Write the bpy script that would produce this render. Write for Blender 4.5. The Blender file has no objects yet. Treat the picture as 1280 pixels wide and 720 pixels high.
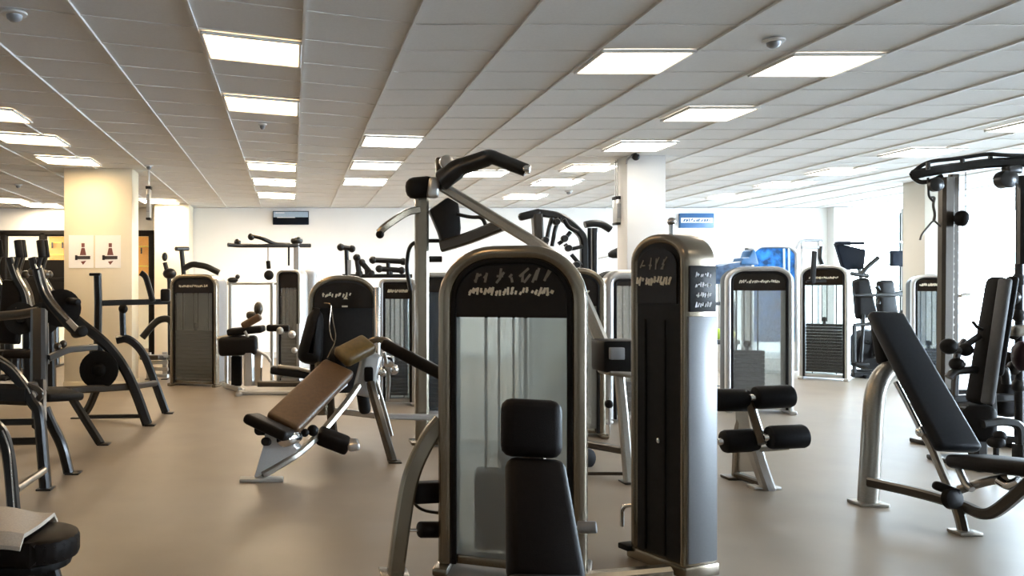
import bpy, bmesh, math, random
from mathutils import Vector, Matrix
PI = math.pi
F, CX, CY, HC = 1050.0, 365.0, 365.0, 1.3      # focal length (px of a 1280 frame), principal point, eye height
CEIL = 2.95
BACK = 16.5
sc = bpy.context.scene
col = sc.collection
ORG = {}

def V(px, py, Y):
    return Vector(((px - CX) / F * Y, Y, HC - (py - CY) / F * Y))
def FL(px, Y, z=0.0):
    return Vector(((px - CX) / F * Y, Y, z))
def S(n, Y):                 # n pixels at depth Y, in metres
    return n * Y / F

# ------------------------------------------------------------------ materials
def mat(name, c, rough=.5, metal=0.0, var=.06, scale=30.0, bump=0.0, bscale=None, coat=0.0, spec=.5, emit=None, estr=0.0):
    m = bpy.data.materials.new(name); m.use_nodes = True
    nt = m.node_tree; b = nt.nodes['Principled BSDF']
    tc = nt.nodes.new('ShaderNodeTexCoord')
    nz = nt.nodes.new('ShaderNodeTexNoise'); nz.inputs['Scale'].default_value = scale; nz.inputs['Detail'].default_value = 3
    nt.links.new(tc.outputs['Object'], nz.inputs['Vector'])
    rp = nt.nodes.new('ShaderNodeValToRGB')
    lo = [max(0, x * (1 - var)) for x in c]; hi = [min(1, x * (1 + var)) for x in c]
    rp.color_ramp.elements[0].color = (*lo, 1); rp.color_ramp.elements[1].color = (*hi, 1)
    rp.color_ramp.elements[0].position = .3; rp.color_ramp.elements[1].position = .7
    nt.links.new(nz.outputs['Fac'], rp.inputs['Fac']); nt.links.new(rp.outputs['Color'], b.inputs['Base Color'])
    b.inputs['Roughness'].default_value = rough; b.inputs['Metallic'].default_value = metal
    b.inputs['Coat Weight'].default_value = coat; b.inputs['Coat Roughness'].default_value = .15
    b.inputs['Specular IOR Level'].default_value = spec
    if bump:
        n2 = nt.nodes.new('ShaderNodeTexNoise'); n2.inputs['Scale'].default_value = bscale or scale * 4
        nt.links.new(tc.outputs['Object'], n2.inputs['Vector'])
        bp = nt.nodes.new('ShaderNodeBump'); bp.inputs['Strength'].default_value = bump; bp.inputs['Distance'].default_value = .002
        nt.links.new(n2.outputs['Fac'], bp.inputs['Height']); nt.links.new(bp.outputs['Normal'], b.inputs['Normal'])
    if emit:
        b.inputs['Emission Color'].default_value = (*emit, 1); b.inputs['Emission Strength'].default_value = estr
    return m

def haze_glass(name, c, through, rough=.25, ior=1.45):
    """tinted translucent acrylic: part clear, part milky, with a gloss"""
    m = bpy.data.materials.new(name); m.use_nodes = True
    nt = m.node_tree; nt.nodes.clear()
    out = nt.nodes.new('ShaderNodeOutputMaterial')
    tr = nt.nodes.new('ShaderNodeBsdfTransparent'); tr.inputs['Color'].default_value = (.95, .97, .96, 1)
    tl = nt.nodes.new('ShaderNodeBsdfTranslucent'); tl.inputs['Color'].default_value = (*c, 1)
    df = nt.nodes.new('ShaderNodeBsdfDiffuse'); df.inputs['Color'].default_value = (*c, 1)
    gl = nt.nodes.new('ShaderNodeBsdfGlossy'); gl.inputs['Roughness'].default_value = rough
    fr = nt.nodes.new('ShaderNodeFresnel'); fr.inputs['IOR'].default_value = ior
    nz = nt.nodes.new('ShaderNodeTexNoise'); nz.inputs['Scale'].default_value = 4
    mr = nt.nodes.new('ShaderNodeMapRange'); mr.inputs['To Min'].default_value = through - .012; mr.inputs['To Max'].default_value = through + .012
    nt.links.new(nz.outputs['Fac'], mr.inputs['Value'])
    m1 = nt.nodes.new('ShaderNodeMixShader'); m1.inputs[0].default_value = .5
    m2 = nt.nodes.new('ShaderNodeMixShader'); m3 = nt.nodes.new('ShaderNodeMixShader')
    L = nt.links.new
    L(tl.outputs[0], m1.inputs[1]); L(df.outputs[0], m1.inputs[2])
    L(mr.outputs[0], m2.inputs[0]); L(m1.outputs[0], m2.inputs[1]); L(tr.outputs[0], m2.inputs[2])
    L(fr.outputs[0], m3.inputs[0]); L(m2.outputs[0], m3.inputs[1]); L(gl.outputs[0], m3.inputs[2])
    L(m3.outputs[0], out.inputs[0])
    return m

def lamp_mat(name, c, s):
    m = bpy.data.materials.new(name); m.use_nodes = True
    nt = m.node_tree; nt.nodes.clear()
    out = nt.nodes.new('ShaderNodeOutputMaterial'); e = nt.nodes.new('ShaderNodeEmission')
    nz = nt.nodes.new('ShaderNodeTexNoise'); nz.inputs['Scale'].default_value = 40
    rp = nt.nodes.new('ShaderNodeValToRGB')
    rp.color_ramp.elements[0].color = (*[x * .97 for x in c], 1); rp.color_ramp.elements[1].color = (*c, 1)
    nt.links.new(nz.outputs['Fac'], rp.inputs['Fac']); nt.links.new(rp.outputs[0], e.inputs['Color'])
    e.inputs['Strength'].default_value = s
    nt.links.new(e.outputs[0], out.inputs[0])
    return m

M = dict(
    wall=mat('wall_paint', (.90, .89, .86), .7, var=.01, scale=3, bump=.05),
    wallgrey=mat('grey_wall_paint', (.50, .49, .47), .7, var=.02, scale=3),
    cream=mat('cream_pillar_paint', (.76, .67, .50), .6, var=.015, scale=3, bump=.04),
    white=mat('white_pillar_paint', (.66, .64, .61), .6, var=.015, scale=3),
    beige=mat('shaded_cream_pillar_paint', (.48, .43, .35), .6, var=.015, scale=3),  # cream paint darkened to hold the pillar's shade against the windows
    floor=mat('rubber_floor', (.240, .198, .152), .42, var=.07, scale=2.2, bump=.12, bscale=260, spec=.35),
    ceil=mat('ceiling_tile', (.74, .735, .72), .85, var=.025, scale=60, bump=.08, bscale=300),
    tbar=mat('ceiling_bar', (.70, .69, .66), .5, var=.02),
    silver=mat('silver_powder_coat', (.215, .176, .122), .25, .7, var=.05, scale=120, coat=.6),  # base colour warmed to carry the reflection of the warm lamps
    bright=mat('pale_silver_paint', (.48, .475, .46), .30, .65, var=.04, scale=120, coat=.3),
    chrome=mat('chrome', (.72, .72, .72), .14, 1.0, var=.04),
    steel=mat('brushed_steel_tube', (.30, .275, .235), .30, .8, var=.07, scale=90),
    bronze=mat('dark_bronze_tube', (.050, .041, .030), .34, .5, var=.08, scale=90, coat=.2),
    black=mat('black_gloss_tube', (.008, .0075, .007), .3, 0, var=.15, coat=.12, spec=.35),
    blackm=mat('black_matt_plastic', (.009, .008, .0075), .5, spec=.09, var=.15, bump=.1),
    char=mat('charcoal_shroud', (.017, .0165, .016), .42, .0, spec=.09, var=.1, coat=.03),
    greypaint=mat('blue_grey_metal_paint', (.150, .155, .160), .42, .25, var=.04, scale=120, coat=.1),
    stripe=mat('dark_grey_stripe', (.07, .07, .07), .45, var=.06, spec=.2),
    grey=mat('grey_shroud', (.25, .255, .265), .4, .2, var=.06),
    header=mat('smoked_header_panel', (.014, .009, .005), .2, 0, spec=.09, var=.1, coat=.15),
    pad=mat('black_upholstery', (.008, .006, .005), .48, spec=.09, var=.18, scale=60, bump=.35, bscale=420),
    brown=mat('brown_upholstery', (.085, .042, .015), .45, var=.15, scale=40, bump=.3, bscale=420),
    mustard=mat('worn_mustard_upholstery', (.10, .062, .012), .42, var=.25, scale=25, bump=.3, bscale=420),
    bpad=mat('slate_upholstery', (.014, .0155, .018), .36, spec=.09, var=.1, scale=60, bump=.3, bscale=420),
    foam=mat('black_foam_roller', (.006, .006, .0065), .5, spec=.09, var=.2, scale=80, bump=.2),
    plate=mat('cast_iron_plate', (.005, .005, .005), .6, 0, spec=.12, var=.15),
    rubber=mat('rubber_foot', (.02, .02, .02), .7),
    letter=mat('cream_lettering', (.72, .66, .52), .5),
    dimletter=mat('dim_bronze_lettering', (.16, .13, .09), .4),
    wletter=mat('white_lettering', (.85, .85, .85), .5),
    paper=mat('white_paper', (.88, .86, .82), .6, var=.01),
    ink=mat('dark_red_ink', (.16, .05, .04), .6),
    ink2=mat('black_ink', (.04, .03, .03), .6),
    blue=mat('blue_sign', (.02, .09, .22), .35, var=.03),
    navy=mat('navy_screen', (.0022, .004, .009), .5, spec=.09, var=.1),
    skyblue=mat('light_blue_band', (.36, .48, .60), .35),
    bluep=mat('blue_printed_cover', (.012, .105, .33), .4, spec=.095, var=.75, scale=9),
    bluegrey=mat('blue_grey_plastic', (.045, .085, .16), .4, spec=.3, var=.5, scale=10),
    orange=mat('orange_panel', (.80, .36, .045), .6, var=.05),
    towel=mat('beige_towel', (.50, .44, .36), .95, var=.08, scale=150, bump=.6, bscale=500),
    yellow=mat('yellow_rubber', (.75, .62, .05), .5), green=mat('lime_rubber', (.36, .50, .06), .5),
    redm=mat('dark_red_plastic', (.025, .006, .009), .4),
    glass=haze_glass('frosted_acrylic', (.60, .62, .61), .80),
    glass1=haze_glass('frosted_front_acrylic', (.80, .82, .80), .66),
    clear=haze_glass('clear_window_glass', (.9, .93, .95), .95, .05, 1.12),
    tint=haze_glass('blue_tinted_acrylic', (.22, .28, .36), .66),
    frost2=haze_glass('pale_frosted_acrylic', (.66, .67, .66), .72),
    lampw0=lamp_mat('warm_light_diffuser_near', (1, .66, .34), 10), lampw1=lamp_mat('warm_light_diffuser_mid', (1, .74, .44), 22), lampw2=lamp_mat('warm_light_diffuser_far', (1, .80, .56), 50),
    lampn0=lamp_mat('white_light_diffuser_near', (1, .86, .68), 7), lampn1=lamp_mat('white_light_diffuser_mid', (1, .92, .80), 14), lampn2=lamp_mat('white_light_diffuser_far', (1, .94, .86), 40),
    lampy=lamp_mat('amber_light_diffuser', (1, .68, .34), 30.0),
    pave=mat('outdoor_paving', (.6, .6, .6), .8, scale=4),
    dark=mat('black_frame', (.006, .005, .004), .5, spec=.1),
)

# ------------------------------------------------------------------ mesh builder
class B:
    def __init__(s): s.bm = bmesh.new()
    def merge(s, t, mx=None):
        mp = {}
        for v in t.verts: mp[v] = s.bm.verts.new(mx @ v.co if mx else v.co)
        for f in t.faces:
            try: s.bm.faces.new([mp[v] for v in f.verts])
            except ValueError: pass
        t.free(); return s
    def box(s, c, size, R=None, bevel=0.0, seg=2, taper=None):
        t = bmesh.new(); bmesh.ops.create_cube(t, size=1)
        for v in t.verts:
            k = 1.0
            if taper and v.co.z > 0: k = taper
            v.co = Vector((v.co.x * size[0] * k, v.co.y * size[1] * k, v.co.z * size[2]))
        if bevel: bmesh.ops.bevel(t, geom=list(t.edges), offset=min(bevel, min(size) * .49), segments=seg, profile=.5, affect='EDGES')
        mx = Matrix.Translation(Vector(c)) @ (R.to_4x4() if R else Matrix())
        return s.merge(t, mx)
    def slab(s, p, q, wdir, w, th, bevel=.02, w2=None, seg=3):
        """rounded cushion from p to q, width along wdir; w2 = width at q"""
        p, q = Vector(p), Vector(q); a = (q - p); L = a.length; a.normalize()
        wd = Vector(wdir); wd = (wd - a * wd.dot(a)).normalized(); n = wd.cross(a)
        t = bmesh.new(); bmesh.ops.create_cube(t, size=1)
        w2 = w2 or w
        for v in t.verts:
            ww = w if v.co.y < 0 else w2
            v.co = Vector((v.co.x * ww, v.co.y * L, v.co.z * th))
        bmesh.ops.bevel(t, geom=list(t.edges), offset=min(bevel, th * .48), segments=seg, profile=.5, affect='EDGES')
        R = Matrix((wd, a, n)).transposed().to_4x4()
        return s.merge(t, Matrix.Translation((p + q) / 2) @ R)
    @staticmethod
    def fillet(pts, rad, n=6):
        pts = [Vector(p) for p in pts]
        if rad <= 0 or len(pts) < 3: return pts
        out = [pts[0]]
        for i in range(1, len(pts) - 1):
            a, b, c = pts[i - 1], pts[i], pts[i + 1]
            d1 = min(rad, (a - b).length * .48); d2 = min(rad, (c - b).length * .48)
            s0 = b + (a - b).normalized() * d1; s1 = b + (c - b).normalized() * d2
            for k in range(n + 1):
                u = k / n
                out.append(s0 * (1 - u) ** 2 + b * 2 * u * (1 - u) + s1 * u * u)
        out.append(pts[-1]); return out
    def sweep(s, pts, sec, closed=False, caps=True, up=None, rscale=None):
        pts = [Vector(p) for p in pts]
        pts = [p for i, p in enumerate(pts) if i == 0 or (p - pts[i - 1]).length > 1e-6]
        n = len(pts); rings = []; nrm = None
        for i, p in enumerate(pts):
            if closed: t = (pts[(i + 1) % n] - pts[i - 1]).normalized()
            else: t = (pts[min(i + 1, n - 1)] - pts[max(i - 1, 0)]).normalized()
            if nrm is None:
                u = Vector(up) if up else (Vector((0, 0, 1)) if abs(t.z) < .9 else Vector((1, 0, 0)))
                nrm = (u - t * u.dot(t)).normalized()
            else: nrm = (nrm - t * nrm.dot(t)).normalized()
            bi = t.cross(nrm)
            k = rscale[i] if rscale else 1.0
            rings.append([s.bm.verts.new(p + bi * (x * k) + nrm * (y * k)) for x, y in sec])
        m = len(sec)
        for i in range(n if closed else n - 1):
            a, b = rings[i], rings[(i + 1) % n]
            for j in range(m): s.bm.faces.new((a[j], a[(j + 1) % m], b[(j + 1) % m], b[j]))
        if caps and not closed:
            s.bm.faces.new(list(reversed(rings[0]))); s.bm.faces.new(rings[-1])
        return s
    def tube(s, pts, r, n=10, fil=0.0, **k):
        return s.sweep(B.fillet(pts, fil), [(math.cos(2 * PI * i / n) * r, math.sin(2 * PI * i / n) * r) for i in range(n)], **k)
    def beam(s, pts, w, h, fil=0.0, **k):
        c = min(w, h) * .22; a, b = w / 2, h / 2
        sec = [(a - c, -b), (a, -b + c), (a, b - c), (a - c, b), (-a + c, b), (-a, b - c), (-a, -b + c), (-a + c, -b)]
        return s.sweep(B.fillet(pts, fil), sec, **k)
    def lathe(s, p, axis, prof, n=20):
        """prof: list of (distance along axis, radius)"""
        p = Vector(p); a = Vector(axis).normalized()
        u = a.orthogonal().normalized(); w = a.cross(u); rings = []
        for d, r in prof:
            rings.append([s.bm.verts.new(p + a * d + (u * math.cos(2 * PI * i / n) + w * math.sin(2 * PI * i / n)) * max(r, 1e-4)) for i in range(n)])
        for x, y in zip(rings, rings[1:]):
            for j in range(n): s.bm.faces.new((x[j], x[(j + 1) % n], y[(j + 1) % n], y[j]))
        s.bm.faces.new(list(reversed(rings[0]))); s.bm.faces.new(rings[-1]); return s
    def roll(s, p, q, r, n=20, rnd=.25):
        """a foam roller / capped cylinder with rounded ends"""
        p, q = Vector(p), Vector(q); L = (q - p).length; e = min(r * rnd, L * .3)
        pr = [(0, r - e), (e * .3, r - e * .3), (e, r), (L - e, r), (L - e * .3, r - e * .3), (L, r - e)]
        return s.lathe(p, q - p, pr, n)
    def ball(s, c, r, sq=(1, 1, 1)):
        t = bmesh.new(); bmesh.ops.create_uvsphere(t, u_segments=16, v_segments=10, radius=r)
        return s.merge(t, Matrix.Translation(Vector(c)) @ Matrix.Diagonal((*sq, 1)))
    def prism(s, pts, ext, bevel=0.0):
        """polygon pts (3D, planar) extruded by vector ext"""
        t = bmesh.new(); e = Vector(ext)
        a = [t.verts.new(Vector(p)) for p in pts]; b = [t.verts.new(Vector(p) + e) for p in pts]
        t.faces.new(a); t.faces.new(list(reversed(b))); n = len(a)
        for i in range(n): t.faces.new((a[i], b[i], b[(i + 1) % n], a[(i + 1) % n]))
        bmesh.ops.recalc_face_normals(t, faces=t.faces)
        if bevel: bmesh.ops.bevel(t, geom=list(t.edges), offset=bevel, segments=2, profile=.5, affect='EDGES')
        return s.merge(t)
    def done(s, name, m, parent=None, local=False):
        bm = s.bm
        bmesh.ops.recalc_face_normals(bm, faces=bm.faces)
        if parent is not None and not local:
            o = ORG[parent.name]
            for v in bm.verts: v.co -= o
        for f in bm.faces: f.smooth = True
        for e in bm.edges:
            if len(e.link_faces) == 2 and e.calc_face_angle(0) > .70: e.smooth = False
        me = bpy.data.meshes.new(name); bm.to_mesh(me); bm.free()
        me.materials.append(M[m] if isinstance(m, str) else m)
        ob = bpy.data.objects.new(name, me); col.objects.link(ob)
        if parent is not None: ob.parent = parent; ORG[ob.name] = ORG[parent.name].copy()
        else: ORG[ob.name] = Vector((0, 0, 0))
        return ob

def tag(o, label, cat, group=None):
    o['label'] = label; o['category'] = cat
    if group: o['group'] = group
    return o
def thing(name, label, cat, loc, rot=0.0, group=None):
    o = bpy.data.objects.new(name, None); col.objects.link(o); o.empty_display_size = .1
    o.location = loc; o.rotation_euler = (0, 0, rot); ORG[o.name] = Vector(loc)
    return tag(o, label, cat, group)
def struct(b, name, m, parent=None):
    o = b.done(name, m, parent)
    if parent is None: o['kind'] = 'structure'
    return o
# short builders taking pixel points with their depth: (px, py, Y)
def PT(l): return [V(*p) for p in l]
def tubep(par, name, m, pts, rpx, fil=.06, n=10):
    Y = sum(p[2] for p in pts) / len(pts)
    return B().tube(PT(pts), S(rpx, Y), n, fil).done(name, m, par)
def beamp(par, name, m, pts, wpx, hpx, fil=.06):
    Y = sum(p[2] for p in pts) / len(pts)
    return B().beam(PT(pts), S(wpx, Y), S(hpx, Y), fil).done(name, m, par)
def foot(par, px, Y, m='black', w=.10, d=.12):
    c = FL(px, Y, .006)
    return B().box(c, (w, d, .012), bevel=.004).done('foot_plate', m, par)
def copy_tree(o, parent=None):
    c = o.copy(); col.objects.link(c)
    if parent is not None: c.parent = parent
    for ch in list(o.children): copy_tree(ch, c)
    return c

def scribble(b, o, u, v, W, H, n, seed, th=.18, nrm=None, d=.0015):
    """a row of worn, unreadable hand-lettered strokes: o = lower left, u right, v up"""
    rnd = random.Random(seed); o = Vector(o); u = Vector(u).normalized(); v = Vector(v).normalized()
    nn = Vector(nrm) if nrm else u.cross(v)
    cw = W / n; t = H * th
    for i in range(n):
        x0 = i * cw
        for k in range(rnd.choice((2, 2, 3))):
            xa, ya = x0 + rnd.uniform(0, cw * .5), rnd.uniform(0, H * .5)
            xb, yb = x0 + rnd.uniform(cw * .3, cw * .95), rnd.uniform(H * .4, H)
            p, q = o + u * xa + v * ya, o + u * xb + v * yb
            a = (q - p)
            if a.length < t: continue
            a.normalize(); s_ = a.cross(nn).normalized() * t * .5
            b.prism([p - s_, p + s_, q + s_, q - s_], nn * d)
    return b

# ------------------------------------------------------------------ the room
XL, XR, YF = -9.0, 13.0, -4.0
b = B().box(((XL + XR) / 2, (BACK + YF) / 2, -.05), (XR - XL + .6, BACK - YF + .6, .1)); struct(b, 'floor', 'floor')
b = B().box(((XL + XR) / 2, (BACK + YF) / 2, CEIL + .06), (XR - XL + .6, BACK - YF + .6, .1)); struct(b, 'ceiling', 'ceil')
TX, TY, KX = .675, .56, .80          # tile width / length, where the left bay of the ceiling starts to run askew
def skew(x): return .36 * (x - KX) if x < KX else 0.0
b = B()
x = -.6 - TX * 12
while x < XR - .1:
    b.box((x, (BACK + YF) / 2, CEIL + .004), (.020, BACK - YF, .020)); x += TX
struct(b, 'trim_1', 'tbar')
b = B()
y = 6.33 - TY * 22
while y < BACK + 4:
    pts = [(XL, y + skew(XL)), (KX, y), (XR, y)]
    for (x0, y0), (x1, y1) in zip(pts, pts[1:]):
        t0, t1 = 0.0, 1.0
        if y0 < YF and y1 < YF: continue
        if y0 < YF: t0 = (YF - y0) / (y1 - y0)
        if y1 > BACK:
            if y0 >= BACK: continue
            t1 = (BACK - y0) / (y1 - y0)
        pa = Vector((x0 + (x1 - x0) * t0, y0 + (y1 - y0) * t0, CEIL + .0075)); pb = Vector((x0 + (x1 - x0) * t1, y0 + (y1 - y0) * t1, CEIL + .0075))
        b.beam([pa, pb], .010, .008)
    y += TY
struct(b, 'trim_2', 'tbar')

# back wall: solid in the middle, an opening to another room on the left, glazing on the right
XO = FL(193, BACK).x; XG = FL(1034, BACK).x
b = B().box(((XO + XG) / 2, BACK + .1, CEIL / 2), (XG - XO, .2, CEIL)); struct(b, 'wall_back', 'wall')
ztop = 2.46
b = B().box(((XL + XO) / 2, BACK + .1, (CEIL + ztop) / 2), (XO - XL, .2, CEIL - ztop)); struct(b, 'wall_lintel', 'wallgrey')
b = B().box((XG + .16, BACK - .04, CEIL / 2), (.32, .34, CEIL)); struct(b, 'wall_pier', 'white')
b = B().box((XL - .1, (BACK + YF) / 2, CEIL / 2), (.2, BACK - YF, CEIL)); struct(b, 'wall_left', 'wall')
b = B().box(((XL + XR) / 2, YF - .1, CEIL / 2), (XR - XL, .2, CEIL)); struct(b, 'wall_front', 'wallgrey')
b = B().box((FL(920, BACK).x, BACK - .012, 2.245), (FL(1005, BACK).x - FL(832, BACK).x, .024, .035), bevel=.006); struct(b, 'trim_3', 'wallgrey')
b = B().box(((XO + XG) / 2, BACK - .008, .06), (XG - XO, .016, .12)); struct(b, 'baseboard_back', 'wallgrey')
b = B().box((XR + .1, BACK / 2 - 2.3, CEIL / 2), (.2, 3.6, CEIL)); b.box((XR + .1, -2.0, CEIL / 2), (.2, 4.0, CEIL)); b.box((XR + .1, 8.2, CEIL - .05), (.2, 16.6, .1)); struct(b, 'wall_right', 'wall')

def window(idx, p, q, z0, z1):
    """glazed bay between floor points p and q"""
    p, q = Vector(p), Vector(q); a = (q - p).normalized(); fr = B()
    up = Vector((0, 0, 1))
    for c in (p, q): fr.beam([c + up * z0, c + up * z1], .07, .09, up=a.cross(up))
    for z in (z0 + .035, z1 - .035): fr.beam([p + up * z, q + up * z], .07, .09)
    o = fr.done('window_%d' % idx, 'white'); o['kind'] = 'structure'
    nn = a.cross(up) * .004
    B().prism([p + up * z0, q + up * z0, q + up * z1, p + up * z1], nn).done('pane', 'clear', o)
wi = 1
for y0 in [3.4 + 2.15 * k for k in range(6)]:
    window(wi, (XR + .05, y0, 0), (XR + .05, min(y0 + 2.15, BACK), 0), .02, CEIL - .1); wi += 1
window(wi, (XG + .36, BACK + .05, 0), (XG + 1.5, BACK + .05, 0), .02, CEIL - .02); wi += 1
window(wi, (XG + 1.5, BACK + .05, 0), (XR, BACK + .05, 0), .02, CEIL - .02); wi += 1
b = B().box((14, 10, -.2), (60, 60, .1)); struct(b, 'ground', 'pave')

# the room beyond the left opening
b = B()
for px in (-250, -150, -70, 4, 53, 190):
    b.beam([FL(px, BACK) + Vector((0, .05, 0)), FL(px, BACK, ztop) + Vector((0, .05, 0))], .14, .14)
b.beam([Vector((XL, BACK + .05, ztop)), Vector((XO, BACK + .05, ztop))], .14, .12)
for z in (1.55, .1): b.beam([Vector((XL, BACK + .05, z)), Vector((FL(82, BACK).x, BACK + .05, z))], .06, .08)
x0, x1 = XL, FL(82, BACK).x
b.box(((x0 + x1) / 2, BACK + .05, 1.30), (x1 - x0, .05, 1.26))
o = b.done('window_%d' % wi, 'dark'); o['kind'] = 'structure'
B().box(((XL + XO) / 2, BACK + .05, ztop / 2), (XO - XL, .006, ztop)).done('pane', 'clear', o)
YB = 19.5
b = B().box((-7, YB + .1, 1.5), (11, .2, 3.2)); struct(b, 'wall_far', 'cream')
b = B().box((-12.1, 18, 1.5), (.2, 3.2, 3.2)); b.box((-1.6, 18.1, 1.5), (.2, 2.8, 3.2)); struct(b, 'wall_side', 'cream')
b = B().box((-7, 18.2, -.05), (11, 2.9, .09)); struct(b, 'floor_far', 'floor')
b = B().box((-7, 18.2, CEIL + .05), (11, 2.9, .1)); struct(b, 'ceiling_far', 'ceil')
for k, (px0, px1, lab) in enumerate(((62, 84, 'orange wall panel in the far room, left of the cream pillar'), (150, 192, 'orange wall panel in the far room, right of the cream pillar'))):
    p0, p1 = V(px0, 345 if k else 326, YB), V(px1, 296, YB)
    t = thing('wall_panel', lab, 'panel', ((p0.x + p1.x) / 2, YB, p0.z))
    B().box(((p0.x + p1.x) / 2, YB - .03, (p0.z + p1.z) / 2), (p1.x - p0.x, .05, p1.z - p0.z), bevel=.01).done('board', 'orange', t)
    rb = B()
    for zz in (.25, .75): rb.box(((p0.x + p1.x) / 2, YB - .065, p0.z + (p1.z - p0.z) * zz), (p1.x - p0.x - .06, .02, .03), bevel=.004)
    rb.done('rail', 'yellow', t)
    ub = B()
    for q in (-.12, .12): ub.box(((p0.x + p1.x) / 2 + q, YB - .085, p0.z + (p1.z - p0.z) * .64), (.03, .05, .14), bevel=.006)
    ub.done('hook', 'dark', t)
tb = thing('ceiling_light', 'warm strip light on the ceiling of the room beyond the left opening', 'light', (-5.5, 18, CEIL))
B().box((-5.5, 18, CEIL - .03), (3.2, .4, .05), bevel=.01).done('frame', 'tbar', tb)
B().box((-5.5, 18, CEIL - .06), (3.0, .3, .012)).done('diffuser', 'lampy', tb)

# pillars
def pillar(name, px0, px1, Y, d, m, z=CEIL + .01):
    x0, x1 = FL(px0, Y).x, FL(px1, Y).x
    b = B().box(((x0 + x1) / 2, Y + d / 2, z / 2), (x1 - x0, d, z), bevel=.006)
    b.box(((x0 + x1) / 2, Y + d / 2, .05), (x1 - x0 + .02, d + .02, .1), bevel=.004)
    o = b.done(name, m); o['kind'] = 'structure'; return o
pillar('pillar_1', 80, 165, 11.25, .48, 'cream')
pillar('pillar_2', 193, 236, 15.75, .7, 'cream')
pillar('pillar_3', 784, 832, 10.2, .32, 'white')
pillar('pillar_4', 1156, 1196, 12.4, .45, 'beige')

# ------------------------------------------------------------------ ceiling fittings
lights = [(-.26, 5.72, 'w'), (-.26, 7.42, 'w'), (-.26, 11.05, 'w'), (-.26, 12.65, 'w'), (-.26, 14.4, 'w'),
          (1.09, 9.2, 'n'), (1.09, 10.95, 'n'), (1.09, 12.6, 'n'),
          (2.44, 6.02, 'n'), (2.66, 11.7, 'n'),
          (3.79, 6.10, 'n'), (3.86, 7.78, 'n'), (3.93, 9.5, 'n'), (3.95, 11.15, 'n'), (3.98, 12.65, 'n'), (4.02, 14.5, 'n'),
          (7.4, 8.3, 'n'), (7.42, 9.9, 'n'), (7.5, 11.5, 'n'), (7.55, 12.9, 'n'), (7.6, 14.5, 'n'),
          (-2.84, 7.75, 'w'), (-2.82, 9.05, 'w'), (-2.80, 10.55, 'w'), (-2.42, 15.3, 'w'), (-5.15, 15.2, 'w'), (-4.75, 16.0, 'w'),
          (-2.84, 4.2, 'w'), (-.26, 2.4, 'w'), (3.79, 2.7, 'n'), (7.4, 4.4, 'n')]  # this last row is out of view, added to light the room
LL = ['near ceiling light panel at upper left, largest of the left row', 'second ceiling light panel from the front in the left row', 'third ceiling light panel of the left row, beyond the gap', 'fourth ceiling light panel of the left row', 'farthest ceiling light panel of the left row, above the wall screen',
      'nearest of the three ceiling lights above the post of the pull-up machine', 'middle of the three ceiling lights left of the pull-up machine arm', 'farthest of the three ceiling lights left of the pull-up machine',
      'large ceiling light panel above the middle, left of the round ceiling sensor', 'ceiling light panel behind the long black pull-up handle',
      'large ceiling light panel right of the round ceiling sensor', 'second panel of the ceiling row leading to the white pillar', 'ceiling light panel just before the top of the white pillar', 'ceiling light panel left of the white pillar, nearer of three', 'ceiling light panel left of the white pillar, middle of three', 'farthest small ceiling light left of the white pillar',
      'ceiling light panel cut by the right picture edge', 'ceiling light panel up left of the black cable frame', 'third ceiling light panel of the right row', 'fourth ceiling light panel of the right row', 'farthest ceiling light panel of the right row, above the blue sign',
      'ceiling light panel cut by the left picture edge', 'warm ceiling light panel left of the cream pillar, nearer one', 'warm ceiling light panel right before the top of the cream pillar', 'ceiling light panel between the two cream pillars', 'small far ceiling light at the left edge above the dark opening', 'farthest small ceiling light above the dark opening']
for k, (x, y, kind) in enumerate(lights):
    lab = LL[k] if k < len(LL) else 'added ceiling light panel out of view'
    if k >= len(LL): lab = ['added unseen ceiling light panel overhead at left', 'added unseen ceiling light panel overhead near the viewer', 'added unseen ceiling light panel overhead right of the viewer', 'added unseen ceiling light panel overhead at far right'][k - len(LL)]
    t = thing('ceiling_light', lab, 'light', (x, y, CEIL), 0, 'ceiling light panels')
    w, d = .63, .575
    m_ = .38 if x < 0 else (.17 if x < 1.5 else 0)
    def quad(w, d, z): return [Vector((x + sx * w / 2, y + sy * d / 2 + m_ * sx * w / 2, z)) for sx, sy in ((-1, -1), (1, -1), (1, 1), (-1, 1))]
    fr = B(); q = quad(w, d, CEIL - .006)
    for i in range(4): fr.beam([q[i], q[(i + 1) % 4]], .022, .022)
    fr.done('frame', 'tbar', t)
    B().prism(quad(w - .02, d - .02, CEIL - .008), (0, 0, .006)).done('diffuser', 'lamp' + kind + ('0' if y < 8 else '1' if y < 12 else '2'), t)
for px, py, r, lab in ((967, 50, .055, 'round ceiling sensor between the two large right panels'), (328, 155, .035, 'small ceiling sensor behind the second left light panel'),
                       (186, 207, .045, 'ceiling sensor beside the top right of the cream pillar'), (711, 239, .05, 'far ceiling sensor left of the white pillar'), (18, 16, .06, 'ceiling sensor near the top left corner'), (23, 231, .05, 'small ceiling sensor far left of the cream pillar'),
                       (840, 150, 0, '')):
    if not r: continue
    Y = F * (CEIL - HC) / (CY - py); c = FL(px, Y, CEIL)
    t = thing('ceiling_sensor', lab, 'sensor', c)
    B().lathe(c, (0, 0, -1), [(0, r * 1.25), (.012, r * 1.25), (.016, r)]).done('base', 'tbar', t)
    B().lathe(c + Vector((0, 0, -.016)), (0, 0, -1), [(0, r * .8), (.02, r * .72), (.035, r * .4), (.038, .005)]).done('lens', 'grey', t)
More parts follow.
